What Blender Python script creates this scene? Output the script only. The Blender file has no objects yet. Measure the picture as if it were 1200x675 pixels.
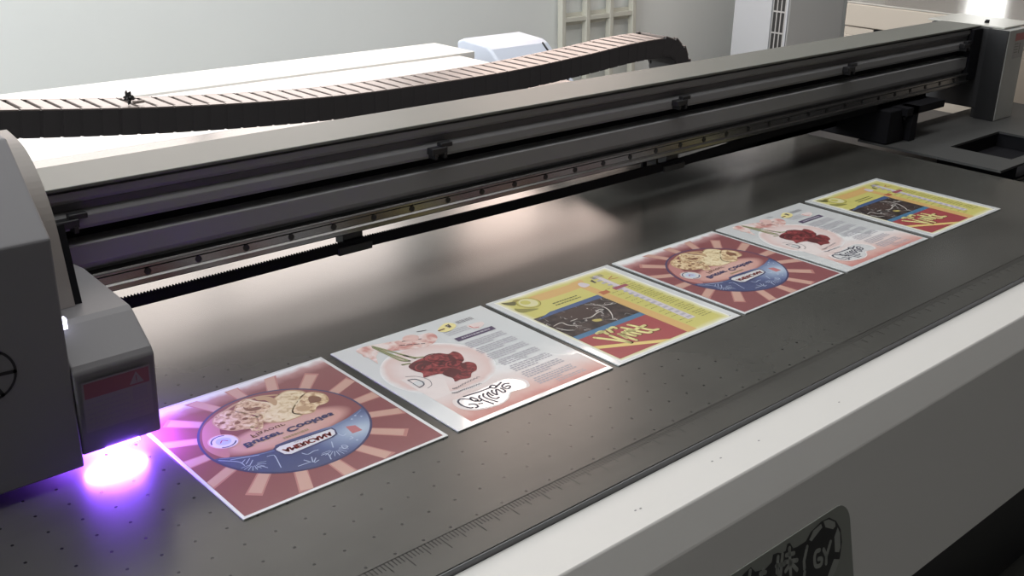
import bpy, bmesh, math, random
from mathutils import Matrix, Vector
random.seed(7)
scn = bpy.context.scene
COL = scn.collection

# ------------------------------------------------------------------ materials
def mat(name, rgb, rough=0.5, metal=0.0, spec=0.5, coat=0.0, noise=0.0, nscale=20.0, bump=0.0, emit=None, estr=0.0):
    m = bpy.data.materials.new(name); m.use_nodes = True
    nt = m.node_tree; b = nt.nodes['Principled BSDF']
    b.inputs['Base Color'].default_value = (*rgb, 1)
    b.inputs['Roughness'].default_value = rough
    b.inputs['Metallic'].default_value = metal
    b.inputs['Specular IOR Level'].default_value = spec
    b.inputs['Coat Weight'].default_value = coat
    b.inputs['Coat Roughness'].default_value = 0.06
    if emit:
        b.inputs['Emission Color'].default_value = (*emit, 1)
        b.inputs['Emission Strength'].default_value = estr
    if noise or bump:
        tc = nt.nodes.new('ShaderNodeTexCoord')
        n = nt.nodes.new('ShaderNodeTexNoise'); n.inputs['Scale'].default_value = nscale; n.inputs['Detail'].default_value = 6
        nt.links.new(tc.outputs['Object'], n.inputs['Vector'])
        if noise:
            r = nt.nodes.new('ShaderNodeMapRange')
            r.inputs['To Min'].default_value = 1 - noise; r.inputs['To Max'].default_value = 1 + noise
            nt.links.new(n.outputs['Fac'], r.inputs['Value'])
            v = nt.nodes.new('ShaderNodeVectorMath'); v.operation = 'SCALE'
            v.inputs[0].default_value = rgb
            nt.links.new(r.outputs['Result'], v.inputs['Scale'])
            nt.links.new(v.outputs['Vector'], b.inputs['Base Color'])
        if bump:
            bp = nt.nodes.new('ShaderNodeBump'); bp.inputs['Strength'].default_value = bump; bp.inputs['Distance'].default_value = 0.002
            nt.links.new(n.outputs['Fac'], bp.inputs['Height'])
            nt.links.new(bp.outputs['Normal'], b.inputs['Normal'])
    return m

def bed_material():
    """brushed aluminium vacuum bed: blotchy satin metal with a grid of small drilled holes"""
    m = bpy.data.materials.new('vacuum_bed_aluminium'); m.use_nodes = True
    nt = m.node_tree; N = nt.nodes; L = nt.links; b = N['Principled BSDF']
    tc = N.new('ShaderNodeTexCoord'); sep = N.new('ShaderNodeSeparateXYZ'); L.new(tc.outputs['Object'], sep.inputs[0])
    def math_(op, a, bb=None):
        n = N.new('ShaderNodeMath'); n.operation = op
        for i, s in enumerate((a, bb)):
            if s is None: continue
            if isinstance(s, (int, float)): n.inputs[i].default_value = s
            else: L.new(s, n.inputs[i])
        return n.outputs[0]
    def cell(sock, o, p):
        return math_('MULTIPLY', math_('SUBTRACT', math_('FRACT', math_('ADD', math_('DIVIDE', math_('SUBTRACT', sock, o), p), 0.5)), 0.5), p)
    cx = cell(sep.outputs[0], HX0, HPX); cy = cell(sep.outputs[1], HY0, HPY)
    d = math_('SQRT', math_('ADD', math_('MULTIPLY', cx, cx), math_('MULTIPLY', cy, cy)))
    hole = math_('MULTIPLY', math_('LESS_THAN', d, 0.0019), math_('GREATER_THAN', sep.outputs[1], -0.17))
    n1 = N.new('ShaderNodeTexNoise'); n1.inputs['Scale'].default_value = 4; n1.inputs['Detail'].default_value = 3
    L.new(tc.outputs['Object'], n1.inputs['Vector'])
    mp = N.new('ShaderNodeMapping'); mp.inputs['Scale'].default_value = (4, 30, 1); mp.inputs['Rotation'].default_value = (0, 0, 0.3); L.new(tc.outputs['Object'], mp.inputs['Vector'])
    n2 = N.new('ShaderNodeTexNoise'); n2.inputs['Scale'].default_value = 1.5; n2.inputs['Detail'].default_value = 2
    L.new(mp.outputs['Vector'], n2.inputs['Vector'])
    v = math_('ADD', math_('MULTIPLY', n1.outputs['Fac'], 0.6), math_('MULTIPLY', n2.outputs['Fac'], 0.08))
    ramp = N.new('ShaderNodeValToRGB'); L.new(v, ramp.inputs[0])
    ramp.color_ramp.elements[0].position = 0.15; ramp.color_ramp.elements[0].color = (*BED_LO, 1)
    ramp.color_ramp.elements[1].position = 0.6; ramp.color_ramp.elements[1].color = (*BED_HI, 1)
    mix = N.new('ShaderNodeMix'); mix.data_type = 'RGBA'
    L.new(hole, mix.inputs[0]); L.new(ramp.outputs[0], mix.inputs[6]); mix.inputs[7].default_value = (0.006, 0.006, 0.006, 1)
    L.new(mix.outputs[2], b.inputs['Base Color'])
    mr = N.new('ShaderNodeMapRange'); mr.inputs['To Min'].default_value = BED_R[0]; mr.inputs['To Max'].default_value = BED_R[1]
    L.new(n2.outputs['Fac'], mr.inputs['Value']); b.inputs['Roughness'].default_value = sum(BED_R) / 2
    L.new(math_('MULTIPLY', math_('SUBTRACT', 1.0, hole), BED_METAL), b.inputs['Metallic'])
    return m


class NX:
    """tiny node-expression helper for printed-ink colours (sheet-local metres)"""
    def __init__(s, name, rough=0.4, spec=0.5):
        s.m = bpy.data.materials.new(name); s.m.use_nodes = True; s.nt = s.m.node_tree
        s.b = s.nt.nodes['Principled BSDF']; s.b.inputs['Roughness'].default_value = rough; s.b.inputs['Specular IOR Level'].default_value = spec
        s.tc = s.nt.nodes.new('ShaderNodeTexCoord'); s.sp = s.nt.nodes.new('ShaderNodeSeparateXYZ'); s.nt.links.new(s.tc.outputs['Object'], s.sp.inputs[0])
        s.x, s.y = s.sp.outputs[0], s.sp.outputs[1]
    def f(s, op, a, b=None):
        n = s.nt.nodes.new('ShaderNodeMath'); n.operation = op
        for i, q in enumerate((a, b)):
            if q is None: continue
            if isinstance(q, (int, float)): n.inputs[i].default_value = q
            else: s.nt.links.new(q, n.inputs[i])
        return n.outputs[0]
    def noise(s, scale, detail=3, dist=0.0):
        n = s.nt.nodes.new('ShaderNodeTexNoise'); n.inputs['Scale'].default_value = scale; n.inputs['Detail'].default_value = detail; n.inputs['Distortion'].default_value = dist
        s.nt.links.new(s.tc.outputs['Object'], n.inputs['Vector']); return n.outputs['Fac']
    def radial(s, cx, cy, rx, ry):
        dx = s.f('DIVIDE', s.f('SUBTRACT', s.x, cx), rx); dy = s.f('DIVIDE', s.f('SUBTRACT', s.y, cy), ry)
        return s.f('SQRT', s.f('ADD', s.f('MULTIPLY', dx, dx), s.f('MULTIPLY', dy, dy)))
    def ramp(s, fac, stops):
        r = s.nt.nodes.new('ShaderNodeValToRGB'); s.nt.links.new(fac, r.inputs[0]); e = r.color_ramp.elements
        while len(e) < len(stops): e.new(0.5)
        for k, (p, c) in enumerate(stops): e[k].position = p; e[k].color = (*c, 1)
        return r.outputs[0]
    def mix(s, fac, a, b):
        n = s.nt.nodes.new('ShaderNodeMix'); n.data_type = 'RGBA'
        s.nt.links.new(fac, n.inputs[0])
        for i, q in ((6, a), (7, b)):
            if isinstance(q, tuple): n.inputs[i].default_value = (*q, 1)
            else: s.nt.links.new(q, n.inputs[i])
        return n.outputs[2]
    def done(s, col): s.nt.links.new(col, s.b.inputs['Base Color']); return s.m

# ------------------------------------------------------------------ object helpers
def obj(name, me, parent=None, loc=None):
    o = bpy.data.objects.new(name, me); COL.objects.link(o)
    if parent: o.parent = parent
    if loc: o.location = loc
    return o
def tag(o, label=None, cat=None, group=None, kind=None):
    if label: o['label'] = label
    if cat: o['category'] = cat
    if group: o['group'] = group
    if kind: o['kind'] = kind
    return o
def thing(name, label, cat, loc=(0, 0, 0), group=None):
    o = bpy.data.objects.new(name, None); COL.objects.link(o); o.location = loc
    o.empty_display_size = 0.05
    return tag(o, label, cat, group)

class MB:
    """collects shapes for ONE mesh"""
    def __init__(s): s.bm = bmesh.new(); s.mats = []
    def mi(s, m):
        if m not in s.mats: s.mats.append(m)
        return s.mats.index(m)
    def face(s, pts, m):
        vs = [s.bm.verts.new(p) for p in pts]
        try: f = s.bm.faces.new(vs)
        except ValueError: return
        f.material_index = s.mi(m); return f
    def box(s, lo, hi, m, bev=0.0, M=None):
        r = bmesh.ops.create_cube(s.bm, size=1)
        c = [(a + b) / 2 for a, b in zip(lo, hi)]; d = [max(b - a, 1e-6) for a, b in zip(lo, hi)]
        for v in r['verts']: v.co = Vector([c[i] + v.co[i] * d[i] for i in range(3)])
        fs = set(f for v in r['verts'] for f in v.link_faces)
        for f in fs: f.material_index = s.mi(m)
        if bev:
            es = set(e for v in r['verts'] for e in v.link_edges)
            q = bmesh.ops.bevel(s.bm, geom=list(es), offset=bev, segments=2, profile=0.5, affect='EDGES')
            for f in q['faces']: f.material_index = s.mi(m); f.smooth = True
        return s
    def prism(s, prof, axis, a0, a1, m, caps=True, smooth=False):
        """extrude closed 2-D profile along axis: axis 0 -> prof is (y,z); 1 -> (x,z); 2 -> (x,y)"""
        def P(q, a):
            return {0: (a, q[0], q[1]), 1: (q[0], a, q[1]), 2: (q[0], q[1], a)}[axis]
        va = [s.bm.verts.new(P(q, a0)) for q in prof]; vb = [s.bm.verts.new(P(q, a1)) for q in prof]
        n = len(prof); k = s.mi(m)
        for i in range(n):
            f = s.bm.faces.new((va[i], va[(i + 1) % n], vb[(i + 1) % n], vb[i])); f.material_index = k; f.smooth = smooth
        if caps:
            for vs in (va, vb[::-1]):
                f = s.bm.faces.new(vs); f.material_index = k
        return s
    def cyl(s, c, r, axis, length, m, seg=16, r2=None):
        q = bmesh.ops.create_cone(s.bm, cap_ends=True, segments=seg, radius1=r, radius2=r if r2 is None else r2, depth=length)
        R = {0: Matrix.Rotation(math.pi / 2, 4, 'Y'), 1: Matrix.Rotation(math.pi / 2, 4, 'X'), 2: Matrix()}[axis]
        for v in q['verts']: v.co = R @ v.co + Vector(c)
        for f in set(f for v in q['verts'] for f in v.link_faces): f.material_index = s.mi(m)
        return s
    def build(s, name, parent=None, loc=None, bevel=0.0, smooth=False, tri=False):
        bmesh.ops.recalc_face_normals(s.bm, faces=s.bm.faces)
        me = bpy.data.meshes.new(name); s.bm.to_mesh(me); s.bm.free()
        for m in s.mats: me.materials.append(m)
        if smooth:
            for p in me.polygons: p.use_smooth = True
        o = obj(name, me, parent, loc)
        if bevel:
            md = o.modifiers.new('Bevel', 'BEVEL'); md.width = bevel; md.segments = 3; md.limit_method = 'ANGLE'; md.angle_limit = math.radians(30)
            md.harden_normals = False
        return o
    def raw(s, name):
        me = bpy.data.meshes.new(name); s.bm.to_mesh(me); s.bm.free()
        for m in s.mats: me.materials.append(m)
        return me

# ---- flat artwork: polygons, strokes and lettering laid on a surface through a mapping f(u, v, layer) -> xyz
LAY = 0.00004
def catmull(pts, n=6, closed=False):
    out = []; N = len(pts)
    if N < 3 and not closed: return [tuple(q) for q in pts]
    rng = range(N if closed else N - 1)
    for i in rng:
        p0 = pts[(i - 1) % N] if closed or i > 0 else pts[i]
        p1 = pts[i]; p2 = pts[(i + 1) % N]
        p3 = pts[(i + 2) % N] if closed or i + 2 < N else pts[(i + 1) % N]
        for k in range(n):
            t = k / n
            out.append(tuple(0.5 * (2 * p1[j] + (p2[j] - p0[j]) * t + (2 * p0[j] - 5 * p1[j] + 4 * p2[j] - p3[j]) * t * t
                       + (3 * p1[j] - p0[j] - 3 * p2[j] + p3[j]) * t ** 3) for j in range(2)))
    if not closed: out.append(tuple(pts[-1]))
    return out
class Art:
    def __init__(s, f): s.mb = MB(); s.f = f
    def poly(s, pts, m, lay, smooth=False):
        if smooth: pts = catmull(pts, 5, True)
        s.mb.face([s.f(u, v, lay) for u, v in pts], m)
    def rect(s, x0, y0, x1, y1, m, lay): s.poly([(x0, y0), (x1, y0), (x1, y1), (x0, y1)], m, lay)
    def ell(s, cx, cy, rx, ry, m, lay, a0=0, a1=360, n=48, rot=0):
        c, sn = math.cos(rot), math.sin(rot); pts = []
        for i in range(n + (a1 - a0 < 360)):
            a = math.radians(a0 + (a1 - a0) * i / n); x = rx * math.cos(a); y = ry * math.sin(a)
            pts.append((cx + x * c - y * sn, cy + x * sn + y * c))
        s.poly(pts, m, lay)
    def ring(s, cx, cy, r0, r1, m, lay, a0=0, a1=360, n=48):
        for i in range(n):
            a = math.radians(a0 + (a1 - a0) * i / n); b = math.radians(a0 + (a1 - a0) * (i + 1) / n)
            s.poly([(cx + r * math.cos(t), cy + r * math.sin(t)) for r, t in ((r0, a), (r1, a), (r1, b), (r0, b))], m, lay)
    def stroke(s, pts, w, m, lay, smooth=True, taper=False):
        if smooth and len(pts) > 2: pts = catmull(pts, 5)
        pts = [Vector(q) for q in pts]; n = len(pts); L = []; R = []
        for i, q in enumerate(pts):
            d = (pts[min(i + 1, n - 1)] - pts[max(i - 1, 0)])
            if d.length < 1e-9: d = Vector((1, 0))
            d.normalize(); nn = Vector((-d.y, d.x))
            ww = w / 2 * ((0.45 + 0.55 * math.sin(math.pi * (i + 0.5) / n)) if taper else 1)
            L.append(q + nn * ww); R.append(q - nn * ww)
        for i in range(n - 1):
            s.mb.face([s.f(*q, lay) for q in (L[i], L[i + 1], R[i + 1], R[i])], m)
        for q in (pts[0], pts[-1]):
            if not taper: s.ell(q.x, q.y, w / 2, w / 2, m, lay, n=10)
    def text(s, body, x0, x1, ybase, ytop, m, lay, skew=0.0):
        """lettering from x0 to x1, baseline on ybase, capitals reaching ytop (ytop < ybase prints it mirrored)"""
        cu = bpy.data.curves.new('t', 'FONT'); cu.body = body; cu.resolution_u = 3
        o = bpy.data.objects.new('t', cu); COL.objects.link(o)
        dg = bpy.context.evaluated_depsgraph_get()
        me = bpy.data.meshes.new_from_object(o.evaluated_get(dg))
        bpy.data.objects.remove(o); bpy.data.curves.remove(cu)
        xs = [v.co.x for v in me.vertices]; mn, mx = min(xs), max(xs); cap = 0.70
        for p in me.polygons:
            q = []
            for vi in p.vertices:
                c = me.vertices[vi].co; t = (c.x - mn) / (mx - mn)
                q.append((x0 + (x1 - x0) * t + skew * c.y, ybase + (ytop - ybase) * c.y / cap))
            s.poly(q, m, lay)
        bpy.data.meshes.remove(me)
    def dashes(s, x0, x1, y, h, m, lay, word=0.008, seed=1):
        r = random.Random(seed); x = x0
        while x < x1 - 0.002:
            w = min(word * r.uniform(0.4, 1.3), x1 - x)
            s.rect(x, y - h / 2, x + w, y + h / 2, m, lay); x += w + word * 0.22
    def build(s, name, parent=None, loc=None):
        me = s.mb.raw(name); return obj(name, me, parent, loc)

# camera solved from the sheet corners
CAM_F = 1259.659
CAM_C = [-0.47262, -0.97252, 1.51162]
CAM_R = [[0.74648, 0.236059, -0.622128], [-0.665166, 0.289919, -0.688114], [0.017931, 0.927482, 0.373438]]

# outlines of the printed artwork, sheet-local metres
T_A = {"extremes": [[0.048, 0.207], [0.244, 0.098], [0.208, 0.246], [0.077, 0.068]], "crescent": [[0.04, 0.14], [0.072, 0.122], [0.093, 0.116], [0.107, 0.115], [0.112, 0.122], [0.134, 0.123], [0.185, 0.12], [0.193, 0.118], [0.222, 0.123], [0.241, 0.13], [0.254, 0.137]], "banner": [[0.108, 0.113], [0.115, 0.116], [0.19, 0.112], [0.191, 0.106], [0.187, 0.097], [0.178, 0.094], [0.117, 0.09], [0.11, 0.095], [0.107, 0.11]], "amer": [[0.113, 0.107], [0.184, 0.107], [0.182, 0.097], [0.113, 0.098]], "butter": [[0.082, 0.15], [0.215, 0.151], [0.213, 0.141], [0.082, 0.138]], "flav": [[0.1, 0.168], [0.151, 0.162], [0.148, 0.155], [0.099, 0.159]], "sub": [[0.129, 0.135], [0.169, 0.133], [0.167, 0.126], [0.127, 0.129]], "qual": [[0.134, 0.115], [0.162, 0.114], [0.16, 0.11], [0.134, 0.112]], "glow": [[0.093, 0.165], [0.118, 0.171], [0.164, 0.172], [0.222, 0.157], [0.225, 0.143], [0.206, 0.128], [0.187, 0.122], [0.112, 0.122], [0.079, 0.124], [0.07, 0.135], [0.079, 0.152]], "rays": [[0.2851, 0.097], [0.2411, 0.065], [0.1991, 0.034], [0.1591, 0.029], [0.0981, 0.03], [0.0571, 0.058], [0.0291, 0.104], [0.0221, 0.153], [0.0291, 0.21], [0.0601, 0.254], [0.1131, 0.278], [0.1711, 0.29], [0.2001, 0.274], [0.2411, 0.249], [0.2671, 0.205], [0.2691, 0.159]], "cookieL": [[0.08, 0.227], [0.092, 0.241], [0.109, 0.245], [0.118, 0.232], [0.126, 0.216], [0.127, 0.198], [0.117, 0.181], [0.102, 0.186], [0.089, 0.192], [0.079, 0.208]], "chips": [[0.088, 0.218], [0.091, 0.195], [0.117, 0.209], [0.105, 0.233], [0.104, 0.206]], "ring": [[0.132, 0.254], [0.145, 0.257], [0.152, 0.243], [0.163, 0.228], [0.161, 0.215], [0.147, 0.208], [0.133, 0.212], [0.121, 0.225], [0.116, 0.236]], "ringhole": [[0.131, 0.24], [0.135, 0.231], [0.146, 0.229], [0.149, 0.222], [0.139, 0.22], [0.129, 0.228]], "center": [[0.135, 0.206], [0.157, 0.21], [0.175, 0.233], [0.199, 0.243], [0.215, 0.23], [0.215, 0.213], [0.201, 0.185], [0.183, 0.172], [0.168, 0.169], [0.15, 0.172], [0.135, 0.185]], "cbrown": [[0.158, 0.254], [0.173, 0.245], [0.176, 0.228], [0.168, 0.216], [0.165, 0.222], [0.164, 0.238], [0.156, 0.245]], "cookieR": [[0.211, 0.217], [0.225, 0.218], [0.235, 0.203], [0.233, 0.188], [0.225, 0.179], [0.21, 0.178], [0.199, 0.168], [0.186, 0.17], [0.176, 0.181], [0.183, 0.194]], "rholes": [[0.216, 0.209], [0.227, 0.2], [0.222, 0.188], [0.208, 0.192]], "rholes2": [[0.188, 0.193], [0.201, 0.185], [0.195, 0.175], [0.183, 0.182]], "swirl": [[0.13, 0.204], [0.137, 0.204], [0.12, 0.174], [0.111, 0.174], [0.113, 0.184]], "badge": [[0.049, 0.186], [0.084, 0.161], [0.076, 0.191], [0.055, 0.154]], "badgearc": [[0.048, 0.182], [0.059, 0.193], [0.073, 0.192], [0.084, 0.18]], "badgearc2": [[0.048, 0.167], [0.056, 0.154], [0.072, 0.153], [0.082, 0.159]], "redpatch": [[0.208, 0.105], [0.22, 0.1], [0.22, 0.083], [0.205, 0.084]], "glowR": [[0.178, 0.092], [0.189, 0.09], [0.212, 0.078], [0.211, 0.064], [0.191, 0.053], [0.165, 0.053], [0.164, 0.071]], "orn": [[[0.128, 0.083], [0.132, 0.076], [0.142, 0.078], [0.148, 0.077]], [[0.144, 0.063], [0.152, 0.061], [0.148, 0.047]], [[0.108, 0.059], [0.125, 0.058]], [[0.121, 0.067], [0.125, 0.057]], [[0.132, 0.067], [0.127, 0.056]], [[0.135, 0.062], [0.128, 0.055]], [[0.135, 0.055], [0.128, 0.053]], [[0.177, 0.067], [0.181, 0.064], [0.181, 0.059], [0.175, 0.059], [0.176, 0.066]], [[0.166, 0.07], [0.172, 0.083]], [[0.19, 0.096], [0.192, 0.087], [0.198, 0.089]], [[0.194, 0.074], [0.199, 0.074], [0.199, 0.079]]], "orn2": [[[0.09, 0.104], [0.096, 0.103], [0.098, 0.098], [0.09, 0.07]], [[0.065, 0.088], [0.073, 0.088], [0.077, 0.08]], [[0.059, 0.111], [0.065, 0.115]], [[0.061, 0.105], [0.071, 0.114]], [[0.063, 0.099], [0.072, 0.108]], [[0.039, 0.134], [0.056, 0.116], [0.058, 0.103]], [[0.051, 0.126], [0.084, 0.114]]]}
T_B = {"pink": [[0.0375, 0.008], [0.0425, 0.098], [0.0675, 0.087], [0.0945, 0.044], [0.1745, 0.068], [0.2225, 0.065], [0.2685, 0.042], [0.3065, 0.041], [0.2955, 0.008]], "pinkstrong": [[0.0375, 0.008], [0.0405, 0.063], [0.0705, 0.025], [0.1045, 0.01], [0.1645, 0.031], [0.2165, 0.023], [0.2645, 0.008]], "circle": [[0.1575, 0.137], [0.1565, 0.225], [0.0375, 0.178], [0.0555, 0.269]], "splash": [[0.0375, 0.295], [0.0675, 0.294], [0.1125, 0.281], [0.1595, 0.276], [0.1665, 0.263], [0.1565, 0.246], [0.1285, 0.236], [0.0905, 0.251], [0.0555, 0.269], [0.0375, 0.271]], "corner": [[0.0375, 0.295], [0.0485, 0.294], [0.0535, 0.266], [0.0355, 0.234]], "circ_poly": [[0.0435, 0.251], [0.0975, 0.261], [0.1465, 0.237], [0.1745, 0.198], [0.1715, 0.153], [0.1515, 0.124], [0.1215, 0.104], [0.0885, 0.104], [0.0625, 0.091], [0.0425, 0.098], [0.0415, 0.143], [0.0375, 0.189]], "roses": [[0.0645, 0.197], [0.0835, 0.206], [0.1095, 0.207], [0.1275, 0.206], [0.1375, 0.194], [0.1495, 0.196], [0.1525, 0.182], [0.1435, 0.163], [0.1325, 0.156], [0.1435, 0.154], [0.1475, 0.141], [0.1365, 0.125], [0.1235, 0.121], [0.1125, 0.111], [0.0975, 0.115], [0.0875, 0.115], [0.0915, 0.126], [0.0885, 0.146], [0.0745, 0.152], [0.0605, 0.154], [0.0675, 0.167], [0.0635, 0.179]], "roseshade": [[[0.0645, 0.197], [0.0815, 0.202], [0.0985, 0.197], [0.1005, 0.186], [0.0915, 0.181], [0.0805, 0.184], [0.0705, 0.174], [0.0655, 0.181]], [[0.0885, 0.146], [0.1025, 0.153], [0.1115, 0.152], [0.1165, 0.138], [0.1065, 0.132], [0.0925, 0.128]], [[0.1355, 0.192], [0.1365, 0.175], [0.1285, 0.163], [0.1175, 0.159], [0.1265, 0.177]], [[0.1335, 0.159], [0.1345, 0.146], [0.1245, 0.138], [0.1245, 0.147]]], "stems": [[[0.0645, 0.29], [0.0765, 0.254], [0.0895, 0.214]], [[0.0655, 0.28], [0.0715, 0.239], [0.0775, 0.212]], [[0.0625, 0.285], [0.0655, 0.25], [0.0685, 0.222], [0.0775, 0.212]], [[0.0615, 0.208], [0.0725, 0.205]], [[0.0825, 0.233], [0.0915, 0.216], [0.1025, 0.209]]], "banner": [[0.1795, 0.232], [0.2575, 0.232], [0.2565, 0.219], [0.1785, 0.219]], "barcode": [[0.2205, 0.283], [0.2555, 0.282], [0.2535, 0.272], [0.2195, 0.272]], "yblob": [[0.1815, 0.276], [0.2055, 0.288], [0.2165, 0.278], [0.2105, 0.266], [0.1905, 0.259], [0.1795, 0.266]], "bird": [[0.1985, 0.28], [0.2085, 0.282], [0.2055, 0.27], [0.1995, 0.269], [0.1995, 0.275]], "bird2": [[0.1785, 0.273], [0.1925, 0.273], [0.1915, 0.27], [0.1785, 0.269]], "tick": [[0.2295, 0.255], [0.2305, 0.245], [0.2385, 0.242]], "pblob": [[0.2265, 0.257], [0.2545, 0.256], [0.2525, 0.245], [0.2325, 0.238]], "greytext": [[0.1795, 0.255], [0.2235, 0.255], [0.2215, 0.245], [0.1775, 0.243]], "textq": [[0.1785, 0.203], [0.2545, 0.203], [0.2615, 0.029], [0.1765, 0.031]], "stamp": [[[0.0375, 0.162], [0.0475, 0.158], [0.0505, 0.145], [0.0465, 0.136], [0.0365, 0.133]], [[0.0375, 0.162], [0.0365, 0.133]], [[0.0415, 0.173], [0.0545, 0.164], [0.0615, 0.145], [0.0555, 0.129], [0.0445, 0.124]]], "script": [[[0.0615, 0.09], [0.0685, 0.087], [0.0775, 0.088], [0.0885, 0.087], [0.0985, 0.087], [0.1125, 0.087]], [[0.0705, 0.1], [0.0765, 0.098], [0.0885, 0.101], [0.1055, 0.103], [0.1245, 0.105]]], "smalltext": [[[0.0985, 0.266], [0.1335, 0.247]], [[0.1105, 0.275], [0.1395, 0.264]], [[0.1505, 0.29], [0.1655, 0.286]]], "logoblob": [[0.0545, 0.071], [0.0655, 0.069], [0.1175, 0.074], [0.1445, 0.076], [0.1565, 0.069], [0.1645, 0.054], [0.1575, 0.038], [0.1455, 0.036], [0.1265, 0.039], [0.1115, 0.028], [0.0905, 0.023], [0.0615, 0.03], [0.0485, 0.044], [0.0475, 0.059]], "logo": [[[0.0675, 0.071], [0.0835, 0.069], [0.1005, 0.068], [0.1145, 0.068]], [[0.1145, 0.069], [0.1185, 0.072], [0.1225, 0.071], [0.1235, 0.065], [0.1175, 0.063], [0.1145, 0.068]], [[0.1235, 0.065], [0.1365, 0.07]], [[0.0765, 0.053], [0.0745, 0.062], [0.0715, 0.061], [0.0695, 0.056], [0.0715, 0.049], [0.0765, 0.05]], [[0.0705, 0.057], [0.0645, 0.064], [0.0585, 0.068], [0.0525, 0.065], [0.0495, 0.058], [0.0495, 0.048], [0.0535, 0.039], [0.0565, 0.038]], [[0.0585, 0.048], [0.0645, 0.045], [0.0655, 0.039], [0.0635, 0.035], [0.0595, 0.035]], [[0.0725, 0.051], [0.0755, 0.046], [0.0795, 0.047]], [[0.0865, 0.059], [0.0825, 0.055], [0.0815, 0.046], [0.0835, 0.037], [0.0855, 0.028]], [[0.0705, 0.041], [0.0745, 0.039]], [[0.0945, 0.06], [0.0895, 0.054], [0.0895, 0.044], [0.0935, 0.029]], [[0.1025, 0.059], [0.0975, 0.055], [0.0955, 0.045], [0.0985, 0.037], [0.1045, 0.038]], [[0.1025, 0.059], [0.1005, 0.05], [0.1015, 0.047]], [[0.1105, 0.06], [0.1065, 0.055], [0.1065, 0.045], [0.1095, 0.048], [0.1145, 0.056]], [[0.1145, 0.056], [0.1185, 0.058], [0.1185, 0.045], [0.1245, 0.047], [0.1245, 0.057]], [[0.1435, 0.061], [0.1385, 0.064], [0.1305, 0.061], [0.1285, 0.054], [0.1315, 0.049], [0.1385, 0.052], [0.1385, 0.056], [0.1325, 0.056]]]}
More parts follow.
